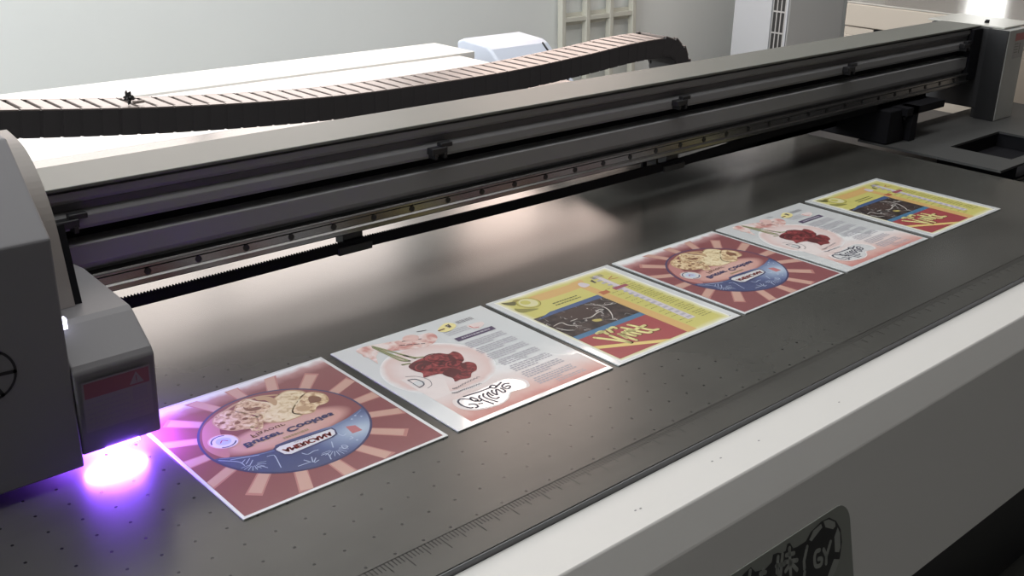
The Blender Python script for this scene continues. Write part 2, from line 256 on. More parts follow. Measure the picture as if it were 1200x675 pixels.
T_C = {"yellow": [[0.0206, 0.295], [0.2816, 0.3], [0.2626, 0.007], [0.0186, 0.015]], "red": [[0.0176, 0.105], [0.1756, 0.111], [0.1756, 0.012], [0.0186, 0.015]], "blue1": [[0.0186, 0.21], [0.0536, 0.215], [0.1786, 0.22], [0.1756, 0.207], [0.0616, 0.204], [0.0216, 0.198]], "dark": [[0.0196, 0.207], [0.1786, 0.212], [0.1776, 0.13], [0.0226, 0.123]], "blue2": [[0.0226, 0.123], [0.1766, 0.13], [0.1756, 0.111], [0.0176, 0.105]], "bar": [[0.0236, 0.078], [0.1046, 0.013], [0.0886, 0.012], [0.0196, 0.064]], "orange": [[0.1876, 0.286], [0.2136, 0.286], [0.2036, 0.15], [0.1946, 0.027], [0.1766, 0.024], [0.1806, 0.139]], "orange2": [[0.0896, 0.293], [0.1706, 0.282], [0.1616, 0.261], [0.0866, 0.255]], "logo": [[[0.0436, 0.093], [0.0586, 0.071], [0.0736, 0.045]], [[0.0736, 0.045], [0.0696, 0.068], [0.0686, 0.082]], [[0.0836, 0.078], [0.0876, 0.045]], [[0.0846, 0.077], [0.0826, 0.06]], [[0.0936, 0.079], [0.0956, 0.066], [0.0986, 0.057]], [[0.1016, 0.08], [0.1056, 0.066], [0.1096, 0.057]], [[0.0926, 0.076], [0.1066, 0.074]], [[0.1066, 0.079], [0.1116, 0.072]], [[0.1066, 0.092], [0.1116, 0.08], [0.1166, 0.065], [0.1236, 0.052], [0.1296, 0.051]], [[0.1226, 0.093], [0.1286, 0.078], [0.1326, 0.063], [0.1386, 0.053], [0.1466, 0.051]], [[0.1116, 0.073], [0.1286, 0.074], [0.1416, 0.075]], [[0.0576, 0.102], [0.0696, 0.103], [0.0696, 0.09]], [[0.0626, 0.101], [0.0726, 0.1]], [[0.0826, 0.102], [0.0806, 0.091]], [[0.0886, 0.102], [0.0966, 0.103], [0.0966, 0.097]]], "lime": [[0.0476, 0.287], [0.0736, 0.247], [0.0766, 0.285], [0.0416, 0.246]], "limeshade": [[0.0236, 0.262], [0.0306, 0.255], [0.0526, 0.239], [0.0516, 0.235], [0.0246, 0.239], [0.0186, 0.25]], "leaf": [[0.0216, 0.294], [0.0346, 0.288], [0.0466, 0.284], [0.0416, 0.277], [0.0326, 0.272], [0.0236, 0.282]], "dtext": [[[0.0886, 0.237], [0.1476, 0.236]], [[0.0876, 0.228], [0.1506, 0.228]]], "glints": [[[0.0236, 0.167], [0.0436, 0.169], [0.0456, 0.155], [0.0606, 0.138]], [[0.0596, 0.164], [0.0756, 0.164]], [[0.0826, 0.158], [0.0976, 0.154], [0.1176, 0.16], [0.1366, 0.163]], [[0.1196, 0.164], [0.1306, 0.168], [0.1386, 0.164]], [[0.1496, 0.178], [0.1616, 0.173], [0.1706, 0.173]], [[0.1276, 0.199], [0.1436, 0.183], [0.1446, 0.162], [0.1336, 0.141], [0.1206, 0.126]], [[0.0226, 0.16], [0.0286, 0.143], [0.0386, 0.135]], [[0.1196, 0.186], [0.1196, 0.183]], [[0.1206, 0.176], [0.1206, 0.175]], [[0.0736, 0.177], [0.0736, 0.175]]], "gold": [[0.0906, 0.145], [0.1046, 0.14], [0.1016, 0.133], [0.0906, 0.136]], "ellipse_in": [[0.0646, 0.191], [0.0936, 0.198], [0.1256, 0.197], [0.1266, 0.177], [0.1156, 0.161], [0.0866, 0.154], [0.0666, 0.165]], "strip": [[0.2336, 0.284], [0.2436, 0.283], [0.2346, 0.044], [0.2176, 0.046]], "barcode": [[0.2356, 0.27], [0.2776, 0.271], [0.2756, 0.262], [0.2346, 0.261]], "bird": [[0.2136, 0.27], [0.2206, 0.272], [0.2176, 0.257], [0.2126, 0.258]], "lav": [[0.1866, 0.274], [0.1966, 0.274], [0.2006, 0.258], [0.1856, 0.254], [0.1816, 0.263]], "rb1": [[0.2196, 0.222], [0.2546, 0.221], [0.2536, 0.212], [0.2186, 0.211]], "rb2": [[0.1866, 0.224], [0.2056, 0.221], [0.2046, 0.21], [0.1846, 0.209]], "textq": [[0.2706, 0.272], [0.2666, 0.232], [0.2596, 0.032], [0.2256, 0.037]], "textq2": [[0.1966, 0.21], [0.2326, 0.212], [0.2236, 0.062], [0.1956, 0.057]]}
LG = {"back": [[0.4942, 0.6748], [0.5024, 0.6781], [0.5171, 0.6804], [0.5251, 0.6709], [0.5459, 0.6655], [0.56, 0.6691], [0.5639, 0.678], [0.5747, 0.6761], [0.5825, 0.672], [0.5909, 0.672], [0.5961, 0.6796], [0.6017, 0.6786], [0.6076, 0.6687], [0.616, 0.667], [0.6363, 0.6668], [0.6491, 0.6752], [0.6736, 0.68], [0.6932, 0.6782], [0.709, 0.667], [0.7183, 0.6512], [0.7197, 0.6319], [0.7125, 0.6123], [0.698, 0.5958], [0.6816, 0.5879], [0.4984, 0.6678]], "segs": [[[0.6795, 0.6781], [0.6915, 0.6763], [0.7059, 0.6669], [0.7067, 0.6605], [0.7003, 0.6584], [0.6829, 0.6681]], [[0.7116, 0.6567], [0.7162, 0.6465], [0.7152, 0.6262], [0.7108, 0.6205], [0.7012, 0.6245], [0.7021, 0.6466]], [[0.6733, 0.6768], [0.6756, 0.671], [0.649, 0.6616], [0.6441, 0.6654], [0.655, 0.6747]], [[0.6977, 0.6157], [0.7106, 0.6097], [0.7014, 0.5981], [0.6896, 0.5901], [0.6777, 0.5952]]], "strokes": [[[0.6656, 0.642], [0.6573, 0.6427], [0.6528, 0.6354], [0.6545, 0.6237], [0.6662, 0.6206], [0.6692, 0.6277], [0.6619, 0.6307]], [[0.675, 0.6391], [0.6805, 0.6276], [0.6787, 0.6172]], [[0.6804, 0.6267], [0.6924, 0.6431]], [[0.6382, 0.6579], [0.629, 0.6418], [0.6286, 0.6311]], [[0.6285, 0.6256], [0.6263, 0.6193]], [[0.5994, 0.6721], [0.5976, 0.6335]], [[0.5877, 0.6574], [0.6138, 0.6491]], [[0.5916, 0.6656], [0.6081, 0.6613]], [[0.5997, 0.6506], [0.5876, 0.645]], [[0.5998, 0.6514], [0.6123, 0.6362]], [[0.57, 0.6605], [0.5723, 0.6462]], [[0.5739, 0.6703], [0.5688, 0.6513]], [[0.5836, 0.6698], [0.5763, 0.6445]], [[0.5685, 0.6602], [0.5861, 0.6554]], [[0.5152, 0.676], [0.5114, 0.6673]], [[0.5419, 0.6663], [0.5341, 0.6575]], [[0.5349, 0.6641], [0.5454, 0.6613]]], "plate": [[0.7503, 0.6668], [0.7329, 0.6837], [0.4868, 0.6966]]}

# ------------------------------------------------------------------ scale notes (metres)
HX0, HPX, HY0, HPY = 0.2505, 0.0388, -0.162, 0.0404       # vacuum hole grid
BED_LO = (0.056, 0.056, 0.051); BED_HI = (0.100, 0.099, 0.091); BED_R = (0.22, 0.28); BED_METAL = 0.35
ZT = 0.80

M_bed = bed_material()
M_bedside = mat('bed_edge_grey', (0.16, 0.16, 0.17), 0.4, 0.3)
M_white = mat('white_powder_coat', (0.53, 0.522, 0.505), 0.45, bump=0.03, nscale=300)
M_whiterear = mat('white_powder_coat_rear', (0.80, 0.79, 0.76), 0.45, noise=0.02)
M_upright = mat('grey_upright_cover', (0.30, 0.305, 0.295), 0.5)
M_shell = mat('grey_carriage_shell', (0.14, 0.137, 0.145), 0.5, bump=0.03, nscale=260)
M_shelllight = mat('light_grey_shell', (0.30, 0.275, 0.255), 0.45)
M_black = mat('black_plastic', (0.012, 0.012, 0.014), 0.45)
M_rubber = mat('black_rubber', (0.008, 0.008, 0.010), 0.7, 0.0, 0.12)
M_darkmetal = mat('dark_painted_steel', (0.02, 0.02, 0.022), 0.5)
M_alu = mat('satin_anodised_aluminium', (0.125, 0.129, 0.117), 0.5, 0.0, 0.15, noise=0.05, nscale=6)
M_beam = mat('anodised_beam_face', (0.20, 0.20, 0.205), 0.5, 0.0, 0.3)
M_grooveshade = mat('groove_shade_grey', (0.075, 0.072, 0.078), 0.5, 0.0, 0.3)
M_steel = mat('ground_rail_steel', (0.20, 0.195, 0.195), 0.22, 1.0)
M_plate = mat('side_plate_grey', (0.055, 0.056, 0.055), 0.5, 0.0, 0.25, noise=0.06, nscale=8)
M_chain = mat('chain_plastic', (0.032, 0.029, 0.030), 0.5)
M_slatsheen = mat('chain_slat_sheen', (0.19, 0.155, 0.14), 0.4)  # window sheen on the black slats, put into the base colour
M_beige = mat('beige_cabinet_enamel', (0.45, 0.395, 0.33), 0.4)
M_beigetop = mat('polished_cabinet_top', (0.42, 0.40, 0.365), 0.14, 0.15)
M_cap = mat('pale_upright_cap', (0.42, 0.42, 0.385), 0.3)
M_acwhite = mat('cool_white_plastic', (0.46, 0.485, 0.515), 0.35)
M_acside = mat('grey_side_panel', (0.72, 0.72, 0.71), 0.45)
M_grille = mat('dark_grille', (0.025, 0.025, 0.025), 0.5)
M_grillebar = mat('grille_bar_grey', (0.40, 0.40, 0.40), 0.5)
M_bluewhite = mat('blue_white_plastic', (0.58, 0.64, 0.75), 0.3)
M_crate = mat('cream_plastic_lattice', (0.66, 0.65, 0.57), 0.5)
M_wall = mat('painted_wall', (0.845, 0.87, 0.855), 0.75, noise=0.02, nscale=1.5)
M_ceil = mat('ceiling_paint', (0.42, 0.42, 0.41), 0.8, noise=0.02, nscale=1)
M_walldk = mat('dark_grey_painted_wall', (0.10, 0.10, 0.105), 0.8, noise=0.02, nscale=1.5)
M_floor = mat('pale_floor_tile', (0.16, 0.16, 0.15), 0.4, noise=0.06, nscale=3)
M_frame = mat('window_frame_paint', (0.7, 0.7, 0.7), 0.4)
M_plaque = mat('grey_green_plaque', (0.17, 0.178, 0.16), 0.45)
M_inkblack = mat('emblem_black', (0.006, 0.006, 0.007), 0.5)
M_inkgrey = mat('emblem_grey', (0.22, 0.23, 0.21), 0.5)
M_uv = mat('ultraviolet_lamp_glass', (0.1, 0.05, 0.2), 0.3, emit=(0.24, 0.075, 1.0), estr=640)
M_uvfill = mat('ultraviolet_fill', (0.1, 0.05, 0.2), 0.3, emit=(0.24, 0.08, 1.0), estr=40)
M_led = mat('indicator_led', (0.3, 0.3, 0.4), 0.3, emit=(0.75, 0.75, 1.0), estr=4)
# print inks (glossy coated sheet)
def ink(n, c): return mat('print_' + n, c, 0.25, spec=0.5, coat=1.0) if n in ('paper', 'white') else mat('print_' + n, c, 0.4, spec=0.5)
I = {k: ink(k, c) for k, c in dict(
    paper=(0.62, 0.64, 0.65), red=(0.19, 0.055, 0.06), ray=(0.44, 0.27, 0.22), rayfade=(0.36, 0.155, 0.14), blush=(0.50, 0.31, 0.27), blush2=(0.38, 0.17, 0.16),
    navy=(0.035, 0.035, 0.10), blue=(0.065, 0.085, 0.19), bluelight=(0.13, 0.18, 0.31), blueglow=(0.42, 0.50, 0.60), bluepale=(0.36, 0.42, 0.55),
    cream=(0.60, 0.50, 0.32), cookie=(0.55, 0.40, 0.24), cookiedk=(0.17, 0.075, 0.04), crust=(0.40, 0.27, 0.15), white=(0.66, 0.67, 0.68), crimson=(0.33, 0.05, 0.045), patch=(0.40, 0.14, 0.15), tan=(0.30, 0.22, 0.13),
    pink=(0.56, 0.38, 0.35), pinkstrong=(0.46, 0.21, 0.19), palepink=(0.60, 0.51, 0.495), paler=(0.62, 0.56, 0.55), splash=(0.56, 0.40, 0.37), rose=(0.17, 0.022, 0.026), rosedk=(0.075, 0.012, 0.015), roselt=(0.24, 0.04, 0.045),
    stem=(0.16, 0.17, 0.07), stemlt=(0.30, 0.32, 0.18), purple=(0.055, 0.035, 0.085), grey=(0.33, 0.32, 0.36), greydk=(0.14, 0.13, 0.15), logo=(0.035, 0.035, 0.06), yellowpale=(0.62, 0.55, 0.25), brown=(0.09, 0.03, 0.02), tick=(0.45, 0.12, 0.12),
    yellow=(0.45, 0.42, 0.12), yellowlt=(0.53, 0.51, 0.30), orange=(0.50, 0.32, 0.12), darkpic=(0.018, 0.013, 0.013), picbrown=(0.045, 0.028, 0.025), cblue=(0.045, 0.085, 0.19), cblue2=(0.05, 0.14, 0.25), cred=(0.27, 0.045, 0.05), bar=(0.58, 0.45, 0.16), letter=(0.62, 0.57, 0.25), lettershade=(0.12, 0.05, 0.01),
    lime=(0.42, 0.40, 0.10), limerim=(0.24, 0.20, 0.05), leaf=(0.08, 0.08, 0.025), olive=(0.20, 0.19, 0.05), glint=(0.50, 0.48, 0.45), gold=(0.40, 0.34, 0.10), lav=(0.48, 0.44, 0.48), redbrown=(0.35, 0.11, 0.05), plum=(0.26, 0.06, 0.09)).items()}

PAPER = (0.62, 0.64, 0.65)
n_ = NX('print_pink_wash'); v_ = n_.f('ADD', n_.f('MULTIPLY', n_.y, n_.f('ADD', 0.75, n_.f('MULTIPLY', n_.x, 2.2))), n_.f('MULTIPLY', n_.f('SUBTRACT', n_.noise(28), 0.5), 0.035))
I['wash'] = n_.done(n_.ramp(n_.f('MULTIPLY', v_, 7.0), [(0.08, (0.45, 0.20, 0.18)), (0.20, (0.52, 0.32, 0.29)), (0.42, (0.58, 0.47, 0.45)), (0.75, (0.62, 0.60, 0.60)), (0.95, PAPER)]))
n_ = NX('print_rose_halo'); I['halo'] = n_.done(n_.ramp(n_.f('ADD', n_.radial(.098, .168, .090, .086), n_.f('MULTIPLY', n_.f('SUBTRACT', n_.noise(35), 0.5), 0.18)), [(0.30, (0.61, 0.56, 0.555)), (0.62, (0.60, 0.52, 0.51)), (0.86, (0.57, 0.44, 0.42)), (0.98, PAPER)]))
n_ = NX('print_watercolour_splash'); I['splash'] = n_.done(n_.ramp(n_.noise(45, 3, .6), [(0.36, (0.44, 0.20, 0.18)), (0.5, (0.56, 0.40, 0.37)), (0.64, (0.61, 0.54, 0.53))]))
n_ = NX('print_rose_petals'); I['rose'] = n_.done(n_.ramp(n_.noise(65, 2, 1.8), [(0.34, (0.05, 0.008, 0.010)), (0.5, (0.16, 0.020, 0.024)), (0.66, (0.28, 0.055, 0.058))]))
n_ = NX('print_cookie_crumb'); I['cookie'] = n_.done(n_.ramp(n_.noise(150, 4, .5), [(0.36, (0.27, 0.15, 0.075)), (0.5, (0.53, 0.39, 0.23)), (0.66, (0.64, 0.54, 0.36))]))
n_ = NX('print_cookie_cream'); I['cream'] = n_.done(n_.ramp(n_.noise(90, 4, .8), [(0.33, (0.38, 0.27, 0.14)), (0.47, (0.60, 0.50, 0.31)), (0.7, (0.66, 0.59, 0.42))]))
n_ = NX('print_dark_still_life'); k_ = n_.f('ABSOLUTE', n_.f('SUBTRACT', n_.noise(42, 1, 1.2), 0.5)); I['darkpic'] = n_.done(n_.mix(n_.f('MULTIPLY', n_.f('LESS_THAN', k_, 0.010), n_.f('GREATER_THAN', n_.noise(30, 1), 0.52)), n_.ramp(n_.noise(55, 3), [(0.35, (0.012, 0.009, 0.009)), (0.68, (0.06, 0.04, 0.036))]), (0.36, 0.34, 0.33)))
n_ = NX('print_yellow_fade'); d_ = n_.f('MINIMUM', n_.f('MINIMUM', n_.f('SUBTRACT', n_.x, .011), n_.f('SUBTRACT', .285, n_.x)), n_.f('MINIMUM', n_.f('SUBTRACT', n_.y, .005), n_.f('SUBTRACT', .302, n_.y)))
d_ = n_.f('ADD', n_.f('MULTIPLY', d_, 40.0), n_.f('MULTIPLY', n_.f('SUBTRACT', n_.noise(25), 0.5), 0.35)); I['yellow'] = n_.done(n_.ramp(d_, [(0.02, PAPER), (0.30, (0.55, 0.53, 0.30)), (0.62, (0.46, 0.43, 0.13))]))
n_ = NX('print_red_field'); v_ = n_.f('ADD', n_.f('SUBTRACT', n_.y, n_.f('MULTIPLY', n_.x, .035)), n_.f('MULTIPLY', n_.f('SUBTRACT', n_.noise(40), 0.5), 0.018))
I['redfield'] = n_.done(n_.ramp(n_.f('MULTIPLY', n_.f('SUBTRACT', v_, .25), 20.0), [(0.25, (0.185, 0.055, 0.06)), (0.60, (0.36, 0.19, 0.19)), (0.85, PAPER)]))
n_ = NX('print_disc_red'); I['disc'] = n_.done(n_.ramp(n_.radial(.146, .147, .098, .036), [(0.50, (0.50, 0.31, 0.27)), (0.80, (0.47, 0.26, 0.23)), (1.0, (0.185, 0.055, 0.06))]))
n_ = NX('print_blue_band'); I['blue'] = n_.done(n_.ramp(n_.radial(.218, .088, .085, .055), [(0.0, (0.40, 0.48, 0.56)), (0.35, (0.22, 0.28, 0.40)), (0.75, (0.075, 0.10, 0.21)), (1.0, (0.045, 0.058, 0.14))]))

# ------------------------------------------------------------------ the room
XL, XR, YF, YB, ZC = -2.1, 7.6, -6.0, 3.6, 4.2
W4 = (2.6, 3.0, 1.25, 2.5)
def struct(name, mb): return tag(mb.build(name), kind='structure')
struct('floor', MB().box((XL - .15, YF - .15, -.1), (XR + .15, YB + .15, 0), M_floor))
struct('ceiling', MB().box((XL - .15, YF - .15, ZC), (XR + .15, YB + .15, ZC + .1), M_ceil))
wr = MB()
for lo, hi in (((YF, 0), (YB, W4[2])), ((YF, W4[2]), (W4[0], ZC)), ((W4[0], W4[3]), (W4[1], ZC)), ((W4[1], W4[2]), (YB, ZC))):
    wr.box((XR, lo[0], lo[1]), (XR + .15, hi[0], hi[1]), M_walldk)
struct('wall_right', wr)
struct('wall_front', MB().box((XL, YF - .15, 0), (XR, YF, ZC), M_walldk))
W1 = (0.6, 2.9, 1.1, 3.3); W2 = (3.25, 4.75, 1.35, 3.85); W3 = (-0.1, 3.3, 0.95, 3.3)
wb = MB()
for lo, hi in (((XL - .15, 0), (XR + .15, W1[2])), ((XL - .15, W1[2]), (W1[0], ZC)), ((W1[0], W1[3]), (W1[1], ZC)), ((W1[1], W1[2]), (W2[0], ZC)),
               ((W2[0], W2[3]), (W2[1], ZC)), ((W2[1], W2[2]), (XR + .15, ZC))):
    wb.box((lo[0], YB, lo[1]), (hi[0], YB + .15, hi[1]), M_wall)
struct('wall_back', wb)
wl = MB()
for lo, hi in (((YF - .15, 0), (YB, W3[2])), ((YF - .15, W3[2]), (W3[0], ZC)), ((W3[0], W3[3]), (W3[1], ZC)), ((W3[1], W3[2]), (YB, ZC))):
    wl.box((XL - .15, lo[0], lo[1]), (XL, hi[0], hi[1]), M_wall)
struct('wall_left', wl)
def window(name, a0, a1, z0, z1, nx, axis):
    mb = MB(); t = .05
    def bx(p0, q0, p1, q1):
        if axis == 'y': mb.box((p0, YB + .03, q0), (p1, YB + .09, q1), M_frame)
        elif axis == 'r': mb.box((XR + .03, p0, q0), (XR + .09, p1, q1), M_frame)
        else: mb.box((XL - .09, p0, q0), (XL - .03, p1, q1), M_frame)
    bx(a0, z0, a1, z0 + t); bx(a0, z1 - t, a1, z1)
    for i in range(nx + 1):
        c = a0 + (a1 - a0) * i / nx; c = min(max(c, a0 + t / 2), a1 - t / 2); bx(c - t / 2, z0, c + t / 2, z1)
    struct(name, mb)
window('window_1', *W1, 2, 'y'); window('window_2', *W2, 2, 'y'); window('window_3', *W3, 3, 'x'); window('window_4', *W4, 1, 'r')
def area(name, loc, rot, sx, sy, power, color):
    l = bpy.data.lights.new(name, 'AREA'); l.shape = 'RECTANGLE'; l.size = sx; l.size_y = sy; l.energy = power; l.color = color
    o = bpy.data.objects.new(name, l); COL.objects.link(o); o.location = loc; o.rotation_euler = rot; return o
def winlight(name, W, axis, rad, color):
    sx, sy = W[1] - W[0], W[3] - W[2]
    if axis == 'y': area(name, ((W[0] + W[1]) / 2, YB + .13, (W[2] + W[3]) / 2), (-math.pi / 2, 0, 0), sx, sy, rad * math.pi * sx * sy, color)
    elif axis == 'r': area(name, (XR + .13, (W[0] + W[1]) / 2, (W[2] + W[3]) / 2), (math.pi / 2, 0, math.pi / 2), sx, sy, rad * math.pi * sx * sy, color)
    else: area(name, (XL - .13, (W[0] + W[1]) / 2, (W[2] + W[3]) / 2), (math.pi / 2, 0, -math.pi / 2), sx, sy, rad * math.pi * sx * sy, color)
winlight('daylight_back', W1, 'y', 4.6, (1.0, 0.88, 0.82))
winlight('daylight_back_right', W2, 'y', 5.6, (1.0, 0.78, 0.68))
area('fill_light_rear', (1.4, 1.9, 4.15), (0, 0, 0), 5.0, .6, 55, (.98, 1, .99))  # unseen fill, added to brighten the back wall
area('fill_light_centre', (1.3, .05, 4.15), (0, 0, 0), 5.0, .7, 72, (.98, .97, .96))  # unseen overhead fill, added to lift the front rail chamfer
winlight('daylight_right', W4, 'r', 3.5, (1, 1, .97))
winlight('daylight_left', W3, 'x', 6.0, (0.93, 0.97, 1.0))
w = bpy.data.worlds.new('World'); scn.world = w; w.use_nodes = True
w.node_tree.nodes['Background'].inputs[0].default_value = (0.9, 0.95, 1, 1); w.node_tree.nodes['Background'].inputs[1].default_value = 0.3

# ------------------------------------------------------------------ printer bed (stationary body)
bed = thing('flatbed_printer_body', 'long flatbed printer body with grey perforated metal bed and white front rail', 'printer', (1.0, 0.7, 0))
def onbed(mb, name, **k):
    o = mb.build(name, bed, **k); o.location = (-1.0, -0.7, 0); return o
BX0, BX1, BY0, BY1 = -1.0, 2.13, -0.2215, 1.69
onbed(MB().box((BX0, BY0, ZT - .03), (BX1, BY1, ZT), M_bed), 'bed_plate', bevel=.0012)
onbed(MB().box((BX0, BY0 - .0016, ZT - .06), (BX1, BY0 + .004, ZT - .0015), M_bedside, .0008), 'bed_edge_strip')
# ruler engraved along the near edge
ar = Art(lambda u, v, l: (u, v, ZT + .0001 + l * LAY))
M_engr = mat('engraved_ruler_ink', (0.016, 0.015, 0.014), 0.6, 0.0, 0.1)
ar.rect(BX0, -.1692, BX1, -.1680, M_engr, 0)
k = 0; x = 0.05
while x < 1.9:
    L = .026 if k % 10 == 0 else (.020 if k % 5 == 0 else .0125)
    ar.rect(x - .0006, -.168 - L, x + .0006, -.168, M_engr, 0)
    x += .005; k += 1
o = ar.build('ruler_scale', bed, (-1.0, -0.7, 0))
# front rail: top, chamfer, skirt
prof = [(-.2235, .791), (-.2965, .791), (-.2985, .790), (-.3215, .750), (-.3228, .747), (-.377, .502), (-.355, .50), (-.305, .735), (-.2235, .765)]
onbed(MB().prism(prof, 0, BX0, 3.05, M_white), 'front_cover', bevel=.0015)
onbed(MB().box((BX0, -.24, .06), (2.9, 1.6, .76), M_black).box((BX0 + .1, -.2, 0), (2.8, 1.5, .06), M_black), 'base_frame')
# scuff along the rail edge and specks
sc = Art(lambda u, v, l: (u, v - .0002, .7926 - max(0, (-.2965 - v)) * 1.72))
M_scuff = mat('scuffed_paint', (0.20, 0.20, 0.21), 0.6)
sc.stroke([(.34, -.3015), (.39, -.3035), (.44, -.3040), (.50, -.3030), (.56, -.3015), (.60, -.3010)], .0010, M_scuff, 1)
sc.build('scuff_mark', bed, (-1.0, -0.7, 0))
for q in ((.62, -.262), (.53, -.255), (.545, -.257), (.37, -.267), (.378, -.268), (.80, -.27)):
    s1 = Art(lambda u, v, l: (u, v, .7914)); s1.ell(q[0], q[1], .002, .0012, M_scuff, 1, n=8); s1.build('paint_chip', bed, (-1.0, -0.7, 0))
# plaque with the ship-wheel emblem on the skirt
pl = thing_part = None
YS = -.3225
def rounded(x0, z0, x1, z1, r, n=6):
    out = []
    for cx, cz, a in ((x1 - r, z1 - r, 0), (x0 + r, z1 - r, 90), (x0 + r, z0 + r, 180), (x1 - r, z0 + r, 270)):
        for i in range(n + 1):
            t = math.radians(a + 90 * i / n); out.append((cx + r * math.cos(t), cz + r * math.sin(t)))
    return out
def ysk(z): return -.3228 - .2212 * (.747 - z)
pm = MB(); rp_ = rounded(.18, .53, .743, .686, .03)
fa = [pm.bm.verts.new((u, ysk(v) - .0015, v)) for u, v in rp_]; fb = [pm.bm.verts.new((u, ysk(v) + .001, v)) for u, v in rp_]
pm.mi(M_plaque); pm.bm.faces.new(fa); pm.bm.faces.new(fb[::-1])
for i in range(len(fa)): pm.bm.faces.new((fa[i], fa[(i + 1) % len(fa)], fb[(i + 1) % len(fa)], fb[i]))
plq = pm.build('emblem_plaque', bed); plq.location = (-1.0, -0.7, 0)
em = Art(lambda u, v, l: (u, ysk(v) - .0017 - l * LAY * 2, v))
em.poly(LG['back'], M_inkblack, 0)
for q in LG['segs']: em.poly(q, M_inkgrey, 1)
for q in LG['strokes']: em.stroke(q, .0062, M_inkgrey, 1, smooth=len(q) > 3)
e = em.build('emblem', plq)
# white rear rail
onbed(MB().box((BX0, BY1 + .005, ZT - .06), (2.137, 2.235, ZT), M_whiterear, .004).box((BX0, 2.2, .1), (2.13, 2.23, ZT - .05), M_whiterear), 'rear_cover')
# right side plate with the rectangular opening
sp = MB(); Z0, Z1 = .806, .812
hx0, hx1, hy0, hy1 = 2.272, 2.552, .166, .332
for lo, hi in (((2.142, .132), (hx0, .53)), ((hx1, .132), (2.98, .53)), ((hx0, .132), (hx1, hy0)), ((hx0, hy1), (hx1, .53))):
    sp.box((lo[0], lo[1], Z0), (hi[0], hi[1], Z1), M_plate)
onbed(sp, 'side_plate')
onbed(MB().box((hx0 - .02, hy0 - .02, .765), (hx1 + .02, hy1 + .02, .768), M_rubber).box((hx0 - .02, hy0 - .02, .768), (hx0 - .004, hy1 + .02, .8055), M_rubber).box((hx1 + .004, hy0 - .02, .768), (hx1 + .02, hy1 + .02, .8055), M_rubber).box((hx0 - .004, hy1 + .004, .768), (hx1 + .004, hy1 + .02, .8055), M_rubber), 'opening_tray')
onbed(MB().box((2.135, .138, .60), (2.98, .52, .764), M_plate).box((2.30, .1365, .62), (2.303, .139, .76), M_black), 'side_support')

# ------------------------------------------------------------------ gantry
gan = thing('printer_gantry', 'long grey aluminium gantry beam with linear rail spanning the printer bed', 'gantry', (1.0, .54, ZT))
GO = (-1.0, -.54, -ZT)
def ong(mb, name, **k):
    o = mb.build(name, gan, **k); o.location = GO; return o
GX0, GX1 = -.9, 2.655
F = .487
prof = [(F + .006, 1.0735), (F + .006, 1.0712), (F, 1.0705), (F, 1.060), (F + .004, 1.056), (F + .008, 1.052), (F + .008, 1.042), (F + .003, 1.038), (F, 1.034), (F, 1.020), (F + .004, 1.0145), (F + .03, 1.0145), (F + .03, .994),
        (F - .003, .994), (F - .003, .965), (F + .001, .956), (F + .006, .953), (F + .006, .918), (F + .02, .912), (.598, .912), (.600, .915), (.600, 1.0735)]
ong(MB().prism(prof, 0, GX0, GX1, M_beam), 'beam', bevel=.0012)
ong(MB().box((GX0, F + .0055, 1.0425), (GX1, F + .0078, 1.0535), M_grooveshade, .001), 'groove_shade_strip')  # dark inlay stands in for the soft shade band along the groove
ong(MB().box((GX0, F + .0285, .9955), (GX1, F + .0298, 1.0135), M_rubber), 'drive_belt')
ong(MB().box((GX0, F - .003, 1.0745), (GX1, .604, 1.0795), M_alu, .0012), 'top_cover')
# linear rail with bolts
rp = [(.4925, .9505), (.4745, .9505), (.4722, .948), (.4722, .9445), (.4755, .9415), (.4755, .930), (.4722, .927), (.4722, .920), (.4745, .918), (.4925, .918)]
rail = ong(MB().prism(rp, 0, GX0, 2.60, M_steel), 'guide_rail', bevel=.0004)
x = .1155 - 12 * .0803
bm0 = None
while x < 2.58:
    if bm0 is None:
        bm0 = MB().cyl((0, 0, 0), .0052, 1, .0016, M_black, 14).raw('rail_bolt')
    if x > -.2:
        b_ = obj('rail_bolt', bm0, rail); b_.location = (x, .4752, .9362)
    x += .0803
# hanging toothed strip below the rail
tb = MB(); zb, zt_ = .8835, .9015
def sag(x):
    if x > 1.335: return min((x - 1.335) * .043, .0155)
    t = (x - .5) / .815; return -.0025 * math.sin(math.pi * (t % 1.0))
xs_ = [-.3 + .02 * i for i in range(int((2.14 + .3) / .02) + 1)]
for a, b in zip(xs_, xs_[1:]):
    za, zb_ = sag(a), sag(b); y0, y1 = .484, .488
    P = lambda x, y, z: (x, y, z)
    c = [P(a, y0, zb + za), P(b, y0, zb + zb_), P(b, y0, zt_ + zb_), P(a, y0, zt_ + za)]
    d = [P(a, y1, zb + za), P(b, y1, zb + zb_), P(b, y1, zt_ + zb_), P(a, y1, zt_ + za)]
    for f in (c, d[::-1], [c[0], d[0], d[1], c[1]], [c[3], c[2], d[2], d[3]]): tb.face(f, M_rubber)
x = -.3
while x < 2.13:
    z = zt_ + sag(x)
    tb.face([(x, .484, z), (x + .0026, .484, z), (x + .002, .484, z + .0022), (x + .0006, .484, z + .0022)], M_rubber)
    tb.face([(x, .488, z), (x + .0006, .488, z + .0022), (x + .002, .488, z + .0022), (x + .0026, .488, z)], M_rubber)
    tb.face([(x, .484, z), (x + .0006, .484, z + .0022), (x + .0006, .488, z + .0022), (x, .488, z)], M_rubber)
    tb.face([(x + .002, .484, z + .0022), (x + .0026, .484, z), (x + .0026, .488, z), (x + .002, .488, z + .0022)], M_rubber)
    tb.face([(x + .0006, .484, z + .0022), (x + .002, .484, z + .0022), (x + .002, .488, z + .0022), (x + .0006, .488, z + .0022)], M_rubber)
    x += .005
